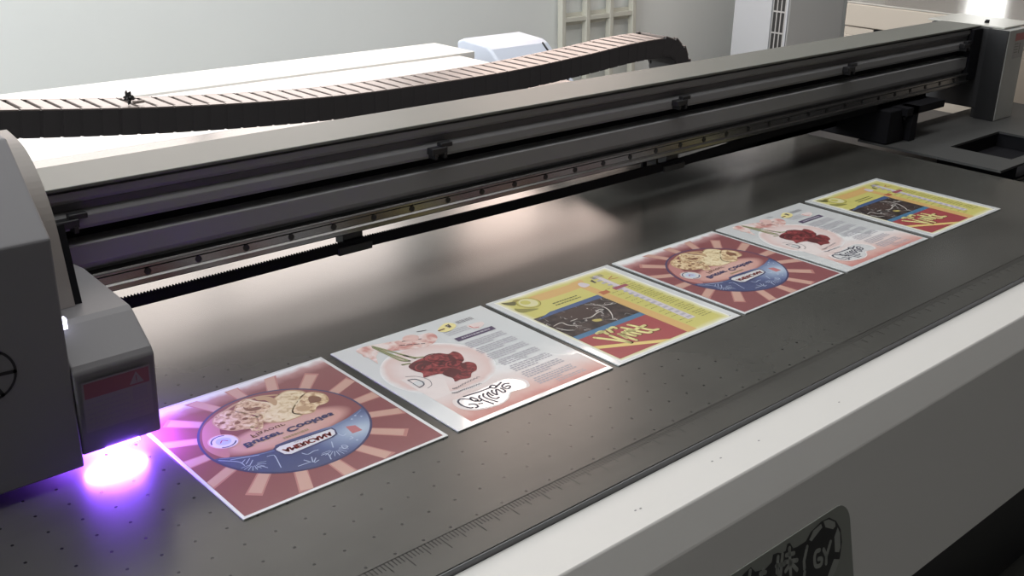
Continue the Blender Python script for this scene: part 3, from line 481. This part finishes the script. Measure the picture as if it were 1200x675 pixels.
ong(tb, 'toothed_belt')
for bx in (.482, 1.312):
    ong(MB().box((bx - .02, .4885, .8945), (bx + .02, .512, .9125), M_black, .001).box((bx - .034, .480, .880), (bx + .034, .4895, .8945), M_black, .0015), 'belt_bracket')
# small cable clips on the beam face
for hx in (.016, .664, 1.317, 1.970, 2.57):
    c = MB().box((hx - .024, .470, 1.024), (hx + .010, .4868, 1.036), M_black, .0015).box((hx - .002, .474, 1.034), (hx + .024, .4868, 1.0425), M_black, .0015)
    c.box((hx - .020, .468, 1.017), (hx - .014, .4868, 1.026), M_black).box((hx + .001, .468, 1.017), (hx + .007, .4868, 1.026), M_black)
    ong(c, 'cable_clip')
# end plate, uprights
def upright(x0, x1, inner):
    u = MB().prism([(x0, .8125), (x1, .8125), (x1, 1.0735), (x0, 1.0735)], 1, .40, .455, M_upright)
    o = ong(u, 'upright', bevel=.002)
    return o
up = upright(2.66, 2.77, 2.66)
ong(MB().box((2.6545, .402, .8125), (2.6597, .46, 1.073), M_inkblack), 'inner_panel')
la = Art(lambda u, v, l: (u, .3995 - l * LAY * 2, v))
M_labred = mat('label_red', (0.25, 0.02, 0.03), 0.4); M_labgrey = mat('label_grey', (0.22, 0.22, 0.22), 0.4); M_labdk = mat('label_dark', (0.07, 0.07, 0.07), 0.4)
la.rect(2.70, .99, 2.766, 1.064, M_labgrey, 0); la.rect(2.702, 1.041, 2.765, 1.062, M_labred, 1)
la.rect(2.735, 1.003, 2.740, 1.034, M_labdk, 1)
for i in range(4): la.dashes(2.706, 2.73, 1.032 - i * .008, .003, M_labdk, 1, seed=i)
la.build('warning_label', up)
ong(MB().box((2.66, .4555, .84), (2.80, .64, 1.0735), M_darkmetal, .003), 'upright_core')
ong(MB().box((2.664, .4555, .8125), (2.79, .475, .84), M_darkmetal), 'upright_foot')
ong(MB().box((2.6655, .42, 1.0745), (2.86, .655, 1.0798), M_cap, .0012), 'upright_cap')
ong(MB().box((2.60, .476, .925), (2.655, .600, 1.0735), M_rubber, .003), 'end_plate')
sb = MB().cyl((2.72, .50, 1.082), .007, 2, .006, M_rubber, 8).cyl((2.745, .51, 1.082), .006, 2, .006, M_rubber, 8); ong(sb, 'cap_screw')
upl = MB().prism([(-1.0, .8125), (-.90, .8125), (-.90, 1.0735), (-1.0, 1.0735)], 1, .40, .62, M_upright); ong(upl, 'upright', bevel=.002)
# pulley housing hanging under the right end of the beam
ph = MB().prism([(2.142, .813), (2.142, .903), (2.205, .903), (2.205, .88), (2.225, .84), (2.225, .813)], 1, .445, .73, M_rubber)
ong(ph, 'pulley_housing', bevel=.004)
ong(MB().box((2.232, .43, .813), (2.262, .47, .905), M_rubber).box((2.20, .43, .885), (2.40, .53, .905), M_rubber), 'belt_arm')
ong(MB().box((1.30, .608, .8625), (1.80, .97, .8665), M_darkmetal).box((1.40, .608, .85), (1.44, .97, .8625), M_darkmetal).box((1.70, .608, .85), (1.74, .97, .8625), M_darkmetal), 'chain_tray'); TRAY = COL.objects['chain_tray']
ong(MB().box((1.345, .6005, .835), (1.359, .606, .93), M_rubber).box((1.781, .6005, .835), (2.62, .606, .93), M_rubber).box((1.345, .6005, .835), (2.62, .6035, .849), M_rubber), 'rear_light_block')  # added black panel, keeps bright reflections off the right of the bed
ong(MB().cyl((2.217, .443, .875), .008, 1, .006, M_steel, 12), 'adjusting_screw')

# ------------------------------------------------------------------ print carriage
car = thing('print_carriage', 'grey print head carriage riding the gantry at left, glowing violet beneath', 'print carriage', (-.2, .3, .82))
CO = (.2, -.3, -.82)
def onc(mb, name, parent=None, **k):
    o = mb.build(name, parent or car, **k)
    if parent is None: o.location = CO
    return o
prof = [(.2, .818), (.2, 1.109), (.3, 1.203), (.44, 1.215), (.469, 1.19), (.469, .96), (.40, .9), (.40, .818)]
onc(MB().prism(prof, 0, -.62, -.101, M_shell), 'body_shell', bevel=.003)
prof = [(.203, .831), (.197, .941), (.203, .949), (.248, .982), (.257, .986), (.40, .992), (.455, .985), (.455, .962), (.42, .94), (.40, .831)]
lh = onc(MB().prism(prof, 0, -.1005, -.001, M_shell), 'lamp_housing', bevel=.003)
# curved side cover with a solid black strip as its shadow gap, and dark rubber lip
curve = [(.45, 1.168), (.395, 1.158), (.358, 1.133), (.330, 1.095), (.315, 1.05), (.305, 1.01), (.298, .985)]
cv = catmull(curve, 6)
def shell(cv, th, x0, x1, m):
    mb = MB(); inn = []
    for i, q in enumerate(cv):
        a = Vector(cv[max(i - 1, 0)]); b = Vector(cv[min(i + 1, len(cv) - 1)]); d = (b - a).normalized(); n = Vector((-d.y, d.x)) * th
        inn.append((q[0] - n.x, q[1] - n.y))
    prof = list(cv) + inn[::-1]
    return mb.prism(prof, 0, x0, x1, m)
def into(cv, s): return [(q[0] + s, q[1] - s * .3) for q in cv]
onc(shell(cv, .01, -.084, -.056, M_shelllight), 'side_cover', smooth=False)
onc(shell([(q[0] - .002, q[1] + .001) for q in cv if q[1] > 1.03], .010, -.1008, -.084, M_rubber), 'slit_shade')
onc(shell([(q[0] + .004, q[1]) for q in cv if q[1] < 1.085], .010, -.0562, -.046, M_rubber), 'rubber_lip')
onc(MB().box((-.1, .36, .985), (-.064, .469, 1.13), M_shell), 'inner_guard')
onc(MB().box((-.0935, .2345, .984), (-.086, .244, .997), M_led), 'indicator_light')
# warning label on the lamp housing
wlab = Art(lambda u, v, l: (u, .2005 - (v - .831) * .0545 - .0012 - l * LAY * 2, v))
M_wlw = mat('label_lilac', (0.17, 0.155, 0.175), 0.4); M_wlr = mat('label_crimson', (0.17, 0.055, 0.075), 0.4); M_wlt = mat('label_ink', (0.16, 0.14, 0.18), 0.4)
wlab.rect(-.094, .862, -.010, .930, M_wlw, 0); wlab.rect(-.0915, .907, -.012, .9275, M_wlr, 1)
wlab.poly([(-.037, .9095), (-.019, .9095), (-.028, .9255)], M_wlw, 2); wlab.rect(-.0287, .913, -.0273, .920, M_wlr, 3); wlab.rect(-.0287, .9108, -.0273, .912, M_wlr, 3)
wlab.rect(-.034, .886, -.016, .904, M_wlt, 1)
for i in range(5): wlab.dashes(-.090, -.040, .900 - i * .007, .0024, M_wlt, 1, seed=i)
for i in range(3): wlab.dashes(-.036, -.014, .881 - i * .006, .0024, M_wlt, 1, seed=i + 9)
wlab.build('warning_label', lh)
# ship-wheel emblem on the front of the carriage
ew = Art(lambda u, v, l: (u, .1992 - l * LAY * 2, v))
M_emb = mat('emblem_dark', (0.006, 0.005, 0.008), 0.5); ex, ez = -.1905, .9675
ew.ring(ex, ez, .0285, .0315, M_emb, 0); ew.ell(ex, ez, .0125, .0125, M_emb, 0)
for k_ in range(6):
    a = math.radians(-4 + 60 * k_); ew.stroke([(ex + .012 * math.cos(a), ez + .012 * math.sin(a)), (ex + .0295 * math.cos(a), ez + .0295 * math.sin(a))], .0042, M_emb, 0, smooth=False)
ew.build('wheel_emblem', car, CO)
# ultraviolet lamp in the underside
onc(MB().prism([(-.046 + .040 * math.cos(t * .2618), .252 + .022 * math.sin(t * .2618)) for t in range(24)], 2, .8300, .8318, M_uv), 'uv_lamp')
onc(MB().prism([(-.40 + .040 * math.cos(t * .2618), .245 + .022 * math.sin(t * .2618)) for t in range(24)], 2, .8165, .8185, M_uv), 'uv_lamp')  # second lamp, out of view, added to spread violet over the left bed
onc(MB().box((-.072, .2005, .8285), (-.030, .2065, .8320), M_uvfill, .0008), 'violet_fill_strip')  # added glowing strip, throws extra violet onto the bed in front

# ------------------------------------------------------------------ cable chain
cc = thing('cable_chain', 'dark ribbed cable drag chain looping behind the gantry beam', 'cable chain', (.8, .91, 1.03))
TRAY.parent = cc; TRAY.location = (-.8, -.91, -1.03)
top = [(-.36, 1.146), (-.16, 1.134), (.059, 1.113), (.196, 1.097), (.348, 1.081), (.519, 1.067), (.71, 1.056), (.926, 1.053), (1.171, 1.055), (1.40, 1.066), (1.56, 1.077), (1.64, 1.080)]
path = [(x, z - .0235) for x, z in catmull(top, 10)]
cxl, rl = 1.705, .083; czl = 1.0575 - rl
for a in range(84, -91, -6):
    t = math.radians(a); path.append((cxl + rl * math.cos(t), czl + rl * math.sin(t)))
for i in range(1, 20): path.append((cxl - i * .02, czl - rl))
pitch = .0335; acc = 0; pts = []; prev = path[0]; nxt = 0
for q in path[1:]:
    seg = math.hypot(q[0] - prev[0], q[1] - prev[1])
    while nxt <= acc + seg:
        t = (nxt - acc) / seg; pts.append((prev[0] + (q[0] - prev[0]) * t, prev[1] + (q[1] - prev[1]) * t)); nxt += pitch
    acc += seg; prev = q
lk = MB(); h = .0235; CW = .0525
for s in (-1, 1):
    y0, y1 = (s * CW, s * (CW - .006)) if s < 0 else (s * (CW - .006), s * CW)
    lk.prism([(-.0175, -h), (.010, -h), (.010, h), (-.0175, h)], 1, y0, y1, M_chain)
    yy = (s * (CW - .0006), s * (CW - .008)); yy = (min(yy), max(yy))
    lk.prism([(.0165 + .0232 * math.cos(math.radians(t)), .0232 * math.sin(math.radians(t))) for t in range(-110, 111, 20)], 1, yy[0], yy[1], M_chain)
    lk.box((-.0185, min(s * CW, s * (CW - .012)), h - .001), (.0115, max(s * CW, s * (CW - .012)), h + .0015), M_slatsheen)
lk.box((-.0130, -CW + .012, h - .004), (.0115, CW - .012, h + .0015), M_slatsheen, .001)
lk.box((-.0130, -CW + .006, -h - .0005), (.0115, CW - .006, -h + .003), M_chain)
bmesh.ops.recalc_face_normals(lk.bm, faces=lk.bm.faces)
lme = lk.raw('chain_link')
for (x, z), (x2, z2) in zip(pts, pts[1:]):
    o = obj('chain_link', lme, cc); o.location = (x - .8, 0, z - 1.03); o.rotation_euler = (0, -math.atan2(z2 - z, x2 - x), 0)
# knotted tie on the chain
tie = MB()
for i in range(26):
    a = random.uniform(0, 6.28); r = random.uniform(0, .006)
    tie.cyl((.283 - .8 + r * math.cos(a), -.028 + r * math.sin(a) * .6, 1.098 - 1.03 + random.uniform(0, .010)), .0014, random.choice((0, 1, 2, 2)), .017, M_chain, 5)
tie.cyl((.297 - .8, -.034, 1.094 - 1.03), .003, 0, .020, M_slatsheen, 6)
tie.build('cable_tie', cc)

# ------------------------------------------------------------------ printed sheets
SW, SD, ST = .299, .309, .0022
def lm(u, v, l): return (u, v, ST + .00006 + l * LAY)
def panel(): return MB().box((0, 0, 0), (SW, SD, ST), I['paper'], .0004)
def softrect(a, x0, y0, x1, y1, m, lay): a.rect(x0, y0, x1, y1, m, lay)

def design_cookie():
    a = Art(lm); cx, cy, R = .146, .153, .112
    a.rect(.0040, .0045, .2935, .3045, I['redfield'], 0)
    for k in range(16):
        t = math.radians(22.5 * k + 1); c, s = math.cos(t), math.sin(t)
        def P(r, w): return (min(max(cx + r * c - w * s, .0045), .2925), min(max(cy + r * s + w * c, .005), .2975))
        for (r0, r1, w0, w1, m, l) in ((.110, .162, .0088, .0105, 'rayfade', 1), (.110, .157, .0068, .0082, 'ray', 2)):
            a.poly([P(r0, -w0), P(r1, -w1), P(r1, w1), P(r0, w0)], I[m], l)
    for x0, x1 in ():   # pale fade of the far margin between rays
        a.poly([(x0, .299), (x1, .299), (x1 - .006, .290), (x0 + .006, .290)], I['ray'], 3)
    a.ell(cx, cy, R + .0016, R + .0016, I['navy'], 4, n=96)
    a.ell(cx, cy, R - .0016, R - .0016, I['disc'], 5, n=96)
    a.poly([(.055, .135), (.075, .20), (.10, .243), (.065, .225), (.042, .18), (.042, .15)], I['blush2'], 6, True)
    # crescent: traced upper edge closed along the circle
    up_ = [(.0395, .140)] + [tuple(q) for q in T_A['crescent'][1:]]
    up_[-1] = (cx + (R - .0016) * math.cos(math.radians(-9)), cy + (R - .0016) * math.sin(math.radians(-9)))
    a0, a1 = -9, -173
    arc = [(cx + (R - .0016) * math.cos(math.radians(a0 + (a1 - a0) * i / 40)), cy + (R - .0016) * math.sin(math.radians(a0 + (a1 - a0) * i / 40))) for i in range(41)]
    a.poly(up_ + arc[1:], I['blue'], 8)
    a.stroke([(.042, .137), (.075, .118), (.11, .110)], .0016, I['bluelight'], 10); a.stroke([(.19, .113), (.225, .119), (.249, .130)], .0022, I['bluelight'], 10)
    a.poly(T_A['redpatch'], I['patch'], 11); 
    for q in T_A['orn']: a.stroke(q, .0014, I['bluepale'], 11)
    for q in T_A['orn2']: a.stroke(q, .0012, I['bluepale'], 11)
    for fx, fy, rr in ((.068, .100, .016), (.165, .066, .018)):
        for k in range(9):
            t = math.radians(20 + 20 * k); a.stroke([(fx + .35 * rr * math.cos(t), fy - .35 * rr * math.sin(t)), (fx + rr * math.cos(t), fy - rr * math.sin(t))], .0009, I['bluepale'], 11, smooth=False)
    for q in ((.235, .122), (.240, .115), (.226, .117), (.2, .066)): a.ell(*q, .0016, .0016, I['bluepale'], 11, n=8)
    # banner with the red word
    b = [tuple(q) for q in T_A['banner']]; bc = (.149, .103)
    a.poly([(bc[0] + (x - bc[0]) * 1.06, bc[1] + (y - bc[1]) * 1.28) for x, y in b], I['navy'], 12, False); a.poly(b, I['white'], 13)
    a.text('AMERICANA', .113, .184, .1065, .0965, I['crimson'], 14)
    a.text('QUALITY', .134, .161, .1135, .1105, I['greydk'], 14)
    a.text('Butter Cookies', .082, .2145, .150, .1385, I['navy'], 14)
    bt = .0010
    for ox, oy in ((.0009, 0), (0, .0007), (-.0009, 0), (0, -.0006)): a.text('AMERICANA', .113 + ox, .184 + ox, .1065 + oy, .0965 + oy, I['crimson'], 14.4)
    a.text('Butter Cookies', .082 + bt, .2145 + bt, .150, .1385, I['navy'], 15); a.text('Butter Cookies', .082, .2145, .150 + bt, .1385 + bt, I['navy'], 16); a.text('Butter Cookies', .082 - bt, .2145 - bt, .150, .1380, I['navy'], 17)
    a.text('Flavour', .100, .150, .166, .1565, I['brown'], 14)
    a.dashes(.129, .168, .1305, .0045, I['tan'], 14, .004, 3)
    # cookies
    for nm, base, l in (('ring', 'cookie', 9), ('center', 'cream', 8), ('cookieR', 'cookie', 9), ('cookieL', 'cookie', 10)):
        pts = [tuple(q) for q in T_A[nm]]; c = (sum(p[0] for p in pts) / len(pts), sum(p[1] for p in pts) / len(pts))
        a.poly([(c[0] + (x - c[0]) * 1.07, c[1] + (y - c[1]) * 1.07) for x, y in pts], I['crust'], l - 1, True)
        a.poly(pts, I[base], l, True)
    a.poly(T_A['cbrown'], I['crust'], 11, True); a.poly(T_A['ringhole'], I['cookiedk'], 11, True); a.poly(T_A['rholes'], I['cookiedk'], 11, True); a.poly(T_A['rholes2'], I['crust'], 11, True)
    a.stroke([tuple(q) for q in T_A['ring']][:7], .004, I['cream'], 12)
    a.stroke([(.17, .215), (.185, .222), (.20, .215), (.195, .203), (.178, .203)], .003, I['cream'], 12)
    a.stroke([tuple(q) for q in T_A['swirl']], .006, I['cookie'], 11)
    for q in T_A['chips']: a.ell(q[0], q[1], .0042, .0036, I['cookiedk'], 12, n=10)
    a.stroke([(.10, .243), (.13, .255), (.165, .253), (.195, .235)], .004, I['crust'], 7)
    # round badge
    a.ell(.066, .1725, .0185, .0205, I['blush'], 12, rot=.6); a.ell(.066, .1725, .0165, .0185, I['white'], 13, rot=.6)
    a.ell(.066, .173, .010, .010, I['bluepale'], 14)
    a.ring(.066, .1725, .0145, .0165, I['navy'], 14, 60, 175, 16); a.ring(.066, .1725, .0145, .0165, I['navy'], 14, 235, 330, 16)
    a.stroke([(.061, .171), (.066, .176), (.071, .171)], .0015, I['crimson'], 15)
    return a

def design_rose():
    a = Art(lm)
    P = lambda k: [tuple(q) for q in T_B[k]]
    def scaled(p, s, c=None):
        c = c or (sum(q[0] for q in p) / len(p), sum(q[1] for q in p) / len(p)); return [(c[0] + (x - c[0]) * s, c[1] + (y - c[1]) * s) for x, y in p]
    X0 = .030; X1 = .2945
    # pink wash along the near edge and up the middle
    top_ = [(X0 + (X1 - X0) * k / 24, .125 * (1 + .10 * math.sin(k * 1.3)) * (1 - .9 * max(0, k / 24 - .55))) for k in range(25)]
    a.poly([(X0, .009)] + top_ + [(X1, .009)], I['wash'], 0)
    a.ell(.098, .168, .088, .084, I['halo'], 1, n=60)
    a.poly([(X0, .09), (X0 + .03, .09), (X0 + .05, .13), (X0 + .03, .16), (X0, .17)], I['paler'], 2)
    sp_ = P('splash'); a.poly(sp_, I['splash'], 5, True)
    a.poly(P('corner'), I['splash'], 6); a.ell(.045, .268, .012, .010, I['splash'], 7); a.ell(.128, .277, .014, .012, I['pink'], 8)
    for q in T_B['stems']: a.stroke(q, .0042, I['stem'], 7); a.stroke([(x, y + .0012) for x, y in q], .0015, I['stemlt'], 8)
    a.poly(P('roses'), I['rose'], 9, True)
    for q in T_B['roseshade']: a.poly(q, I['rosedk'], 10, True)
    rr = random.Random(3)
    for cx, cy, r in ((.083, .180, .019), (.112, .196, .016), (.122, .160, .016)):
        for k in range(4):
            s0 = 70 * k; pts = [(cx + r * (1 - .2 * k) * math.cos(math.radians(s0 + t)), cy + r * (1 - .2 * k) * math.sin(math.radians(s0 + t)) * .9) for t in range(0, 170, 24)]
            a.stroke(pts, .0024, I['roselt'] if k % 2 else I['rosedk'], 11, taper=True)
    a.poly(P('banner'), I['purple'], 6); a.dashes(.190, .248, .2255, .004, I['grey'], 7, .006, 4)
    # barcode group
    for i in range(22):
        x = .2215 + i * .0015
        if i % 3 != 2: a.rect(x, .272, x + (.0011 if i % 2 else .0006), .283, I['greydk'], 6)
    a.poly(P('yblob'), I['yellowpale'], 6, True); a.poly(P('bird'), I['darkpic'], 7); a.poly(P('bird2'), I['brown'], 7)
    a.poly(P('pblob'), I['palepink'], 6, True); a.stroke(P('tick'), .0022, I['tick'], 7)
    for i in range(3): a.dashes(.180, .226, .247 + i * .006, .0022, I['grey'], 6, .006, i)
    # paragraphs (mirrored)
    y = .207; i = 0
    while y > .030:
        end = .258 if i % 4 != 3 else .225
        a.dashes(.178 + (.004 if i % 4 == 0 else 0), end, y, .0031, I['grey'], 6, .007, i + 20)
        y -= .0056 if i % 4 != 3 else .0095; i += 1
    for i in range(2): a.dashes(.205, .262, .026 - i * .005, .002, I['grey'], 6, .008, i + 50)
    # stamp, script lines, brand script
    for q, wd in zip(T_B['stamp'], (.0022, .0014, .0010)): a.stroke(q, wd, I['logo'], 7)
    st = T_B['stamp'][0]; mx_ = sum(q[0] for q in st) / len(st); my_ = sum(q[1] for q in st) / len(st)
    a.ell(mx_, my_ - .002, .010, .007, I['white'], 6)
    for q in T_B['script']:
        for (x0, y0), (x1, y1), n_ in zip(q, q[1:], range(9)):
            a.stroke([(x0 + (x1 - x0) * t / 6, y0 + (y1 - y0) * t / 6 + (.0016 if t % 2 else -.0016)) for t in range(7)], .0010, I['greydk'], 7)
    for q in T_B['smalltext']: 
        (x0, y0), (x1, y1) = q; n_ = 14
        for t in range(n_):
            if t % 4 != 3: a.stroke([(x0 + (x1 - x0) * t / n_, y0 + (y1 - y0) * t / n_), (x0 + (x1 - x0) * (t + .8) / n_, y0 + (y1 - y0) * (t + .8) / n_)], .0022, I['greydk'], 7, smooth=False)
    lb = P('logoblob'); a.poly(scaled(lb, 1.10), I['paler'], 5, True); a.poly(lb, I['white'], 6, True)
    for q in T_B['logo']: a.stroke(q, .0031, I['logo'], 8)
    return a

def design_lime():
    a = Art(lm); P = lambda k: [tuple(q) for q in T_C[k]]
    a.rect(.0115, .0055, .2845, .3015, I['yellow'], 1)
    a.poly([(.062, .283), (.17, .282), (.205, .286), (.19, .262), (.16, .257), (.09, .258), (.07, .268)], I['orange'], 2, True)
    a.poly([(.178, .285), (.196, .285), (.199, .012), (.177, .012)], I['orange'], 3)
    a.rect(.018, .014, .177, .107, I['cred'], 4); a.rect(.018, .104, .177, .118, I['cblue2'], 5)
    a.rect(.018, .117, .177, .209, I['darkpic'], 6); a.poly([(.018, .200), (.06, .214), (.177, .216), (.177, .202), (.06, .203)], I['cblue'], 7)
    # dark still life with curved glints
    el = P('ellipse_in'); a.poly(el, I['picbrown'], 7, True)
    for q in T_C['glints']: a.stroke(q, .0022, I['glint'], 8, taper=True)
    a.poly(P('gold'), I['gold'], 8, True)
    # red block: slanting bar and big lettering with a dark edge
    a.poly([(.018, .072), (.018, .060), (.112, .0135), (.135, .0135)], I['bar'], 6)
    for q in T_C['logo']:
        a.stroke([(x + .0012, y - .0012) for x, y in q], .0085, I['lettershade'], 7); a.stroke(q, .0066, I['letter'], 8)
    # lime, leaf and shade on the left
    a.poly(P('limeshade'), I['olive'], 4, True); a.poly(P('leaf'), I['leaf'], 4, True)
    lx, ly = .0585, .2655; a.ell(lx, ly, .0215, .0225, I['limerim'], 5); a.ell(lx, ly, .0195, .0205, I['lime'], 6); a.ell(lx, ly, .0165, .0175, I['yellowlt'], 7); a.ell(lx - .003, ly + .004, .009, .009, I['lime'], 8)
    a.ell(.049, .286, .008, .004, I['limerim'], 7)
    for i, q in enumerate(T_C['dtext']):
        (x0, y0), (x1, y1) = q; a.dashes(x0, x1, (y0 + y1) / 2, .0034, I['leaf'], 5, .006, i)
    # right column
    a.poly(P('strip'), I['lav'], 5)
    for i in range(18):
        y = .05 + i * .013; a.rect(.2215 + .001 * (i % 3), y, .2335, y + .006, I['grey'], 6)
    for i in range(18):
        x = .226 + i * .0016
        if i % 3 != 2: a.rect(x, .272, x + (.0011 if i % 2 else .0006), .2835, I['greydk'], 6)
    a.poly(P('bird'), I['darkpic'], 7); a.poly(P('lav'), I['lav'], 6, True); a.poly(P('rb1'), I['plum'], 7); a.poly(P('rb2'), I['redbrown'], 7)
    y = .225; i = 0
    while y > .035:
        a.dashes(.246, .272 - .006 * (i % 3 == 2), y, .0022, I['olive'], 5, .007, i + 3)
        if i % 2 == 0: a.dashes(.203, .219, y - .002, .0018, I['olive'], 5, .006, i + 40)
        y -= .0068 if i % 5 else .011; i += 1
    a.stroke([(.262, .262), (.247, .255), (.265, .250)], .002, I['redbrown'], 6)
    a.ell(.283, .0105, .0016, .0016, I['greydk'], 6, n=10)
    return a

sheets = [
    (0.0000, 'A', 'red cookie print with blue-banded disc, lying closest to the print carriage'),
    (0.3156, 'B', 'white rose print beside the cookie print nearest the carriage, bright glare on its near corner'),
    (0.6264, 'C', 'yellow and red lime print between the nearer rose print and the middle cookie print'),
    (0.9379, 'A', 'red cookie print with blue-banded disc, in mid-row right of the nearer yellow print'),
    (1.2489, 'B', 'white rose print beside the last yellow print, second from the far end of the row'),
    (1.5689, 'C', 'yellow and red lime print, last of the row at its far right end'),
]
protos = {}
names = {'A': 'printed_cookie_sheet', 'B': 'printed_rose_sheet', 'C': 'printed_lime_sheet'}
for x0, kd, lab in sheets:
    t = thing(names[kd], lab, 'printed sheet', (x0, 0, ZT + .0001), 'printed sheets in a row on the bed')
    if kd not in protos:
        p = panel().build('sheet_panel', t)
        d = {'A': design_cookie, 'B': design_rose, 'C': design_lime}[kd]().build('printed_artwork', t)
        protos[kd] = (p, d)
    else:
        for src in protos[kd]:
            c = src.copy(); c.parent = t; COL.objects.link(c)

# ------------------------------------------------------------------ background
wt = thing('white_worktable', 'long white worktable standing behind the white rear rail of the printer', 'table', (.6, 2.39, 0))
def onw(mb, name): o = mb.build(name, wt); o.location = (-.6, -2.39, 0); return o
onw(MB().box((-1.2, 2.26, .775), (2.232, 2.512, .803), M_whiterear, .003), 'table_top')
for lx in (-1.1, 2.12):
    for ly in (2.28, 2.45): onw(MB().box((lx, ly, 0), (lx + .04, ly + .04, .775), M_whiterear), 'leg')

bh = thing('equipment_housing', 'small blue-white plastic equipment housing with sloped front, behind the cable chain', 'machine', (2.6, 2.45, 0))
def onh(mb, name, **k): o = mb.build(name, bh, **k); o.location = (-2.6, -2.45, 0); return o
hp = [(2.22, 0), (2.22, .58), (2.44, .762), (2.47, .775), (2.62, .785), (2.66, .77), (2.66, 0)]
onh(MB().prism(hp, 0, 2.465, 2.80, M_bluewhite), 'housing_shell', bevel=.012)
onh(MB().prism([(2.232, .5925), (2.225, .5925), (2.436, .767), (2.443, .761)], 0, 2.758, 2.763, M_darkmetal), 'seam_strip')
onh(MB().cyl((2.58, 2.335, .676), .007, 1, .012, M_grillebar, 10), 'latch')

cr = thing('plastic_lattice_pallet', 'cream plastic lattice pallet leaning on the back wall', 'pallet', (4.27, 3.53, .02))
lt = MB(); WX, WZ = .60, 1.02
for i in range(4):
    x = -WX / 2 + WX * i / 3; lt.box((x - .016, -.02, 0), (x + .016, .02, WZ), M_crate, .004)
for i in range(6):
    z = WZ * i / 5; lt.box((-WX / 2 - .013, -.017, z - .014), (WX / 2 + .013, .0185, z + .014), M_crate, .004)
    lt.box((-WX / 2, .0187, z - .035), (WX / 2, .026, z + .035), M_crate)
o = lt.build('lattice_frame', cr); o.rotation_euler = (math.radians(-2.5), 0, 0)
for dx in (-.28, .28): 
    f = MB().box((dx - .05, -.03, -.022), (dx + .05, .035, .03), M_crate, .004).build('foot', cr)

ac = thing('standing_air_conditioner', 'tall white floor-standing air conditioner with vertical side grille by the back wall', 'air conditioner', (4.94, 2.68, 0))
def ona(mb, name, **k): o = mb.build(name, ac, **k); o.location = (-4.94, -2.68, 0); return o
ona(MB().box((4.67, 2.5, .08), (5.215, 2.86, 1.78), M_acside, .006), 'body')
ona(MB().box((4.655, 2.605, .09), (4.669, 2.858, 1.77), M_acwhite, .003), 'front_panel')
ona(MB().box((4.66, 2.502, .09), (4.669, 2.516, 1.77), M_acwhite, .002), 'corner_trim')
g = MB().box((4.664, 2.517, .12), (4.669, 2.604, 1.74), M_grille)
for i in range(4): g.box((4.662, 2.5175 + i * .0265, .12), (4.664, 2.524 + i * .0265, 1.74), M_grillebar)
for i in range(14): g.box((4.6615, 2.517, .16 + i * .115), (4.664, 2.604, .168 + i * .115), M_grillebar)
ona(g, 'air_grille')
ona(MB().box((4.68, 2.51, 0), (5.205, 2.85, .08), M_darkmetal), 'plinth')

cb = thing('control_cabinet', 'beige control cabinet with polished top, right of the gantry upright', 'cabinet', (3.4, .55, 0))
def onk(mb, name, **k): o = mb.build(name, cb, **k); o.location = (-3.4, -.55, 0); return o
onk(MB().box((3.0, 0.0, .06), (3.9, 1.135, .945), M_beige, .003), 'body')
hb = MB().box((3.0, 1.022, .945), (3.9, 1.135, .9715), M_beige).box((3.0, 0, .945), (3.9, .80, .9715), M_beige).box((3.004, .80, .9452), (3.9, 1.022, .9713), M_rubber)
onk(hb, 'handle_recess')
onk(MB().box((2.998, 0.0, .974), (3.9, 1.137, 1.052), M_beige, .004), 'upper_cover')
onk(MB().box((2.998, 0.0, 1.0525), (3.9, 1.137, 1.058), M_beigetop, .001), 'top_panel')
for lx in (3.05, 3.8):
    for ly in (.05, 1.05): onk(MB().box((lx, ly, 0), (lx + .05, ly + .05, .06), M_black), 'foot')

# ------------------------------------------------------------------ camera and view
cam = bpy.data.cameras.new('Camera'); cam.sensor_width = 36; cam.sensor_fit = 'HORIZONTAL'; cam.lens = CAM_F * 36 / 1200; cam.clip_start = .02
co = bpy.data.objects.new('Camera', cam); COL.objects.link(co)
co.matrix_world = Matrix(((CAM_R[0][0], CAM_R[0][1], CAM_R[0][2], CAM_C[0]), (CAM_R[1][0], CAM_R[1][1], CAM_R[1][2], CAM_C[1]), (CAM_R[2][0], CAM_R[2][1], CAM_R[2][2], CAM_C[2]), (0, 0, 0, 1)))
scn.camera = co
vs = scn.view_settings; scn.display_settings.display_device = 'sRGB'
vs.view_transform = 'Standard'; vs.look = 'None'; vs.gamma = 1.0; vs.exposure = 0.0; vs.use_curve_mapping = False
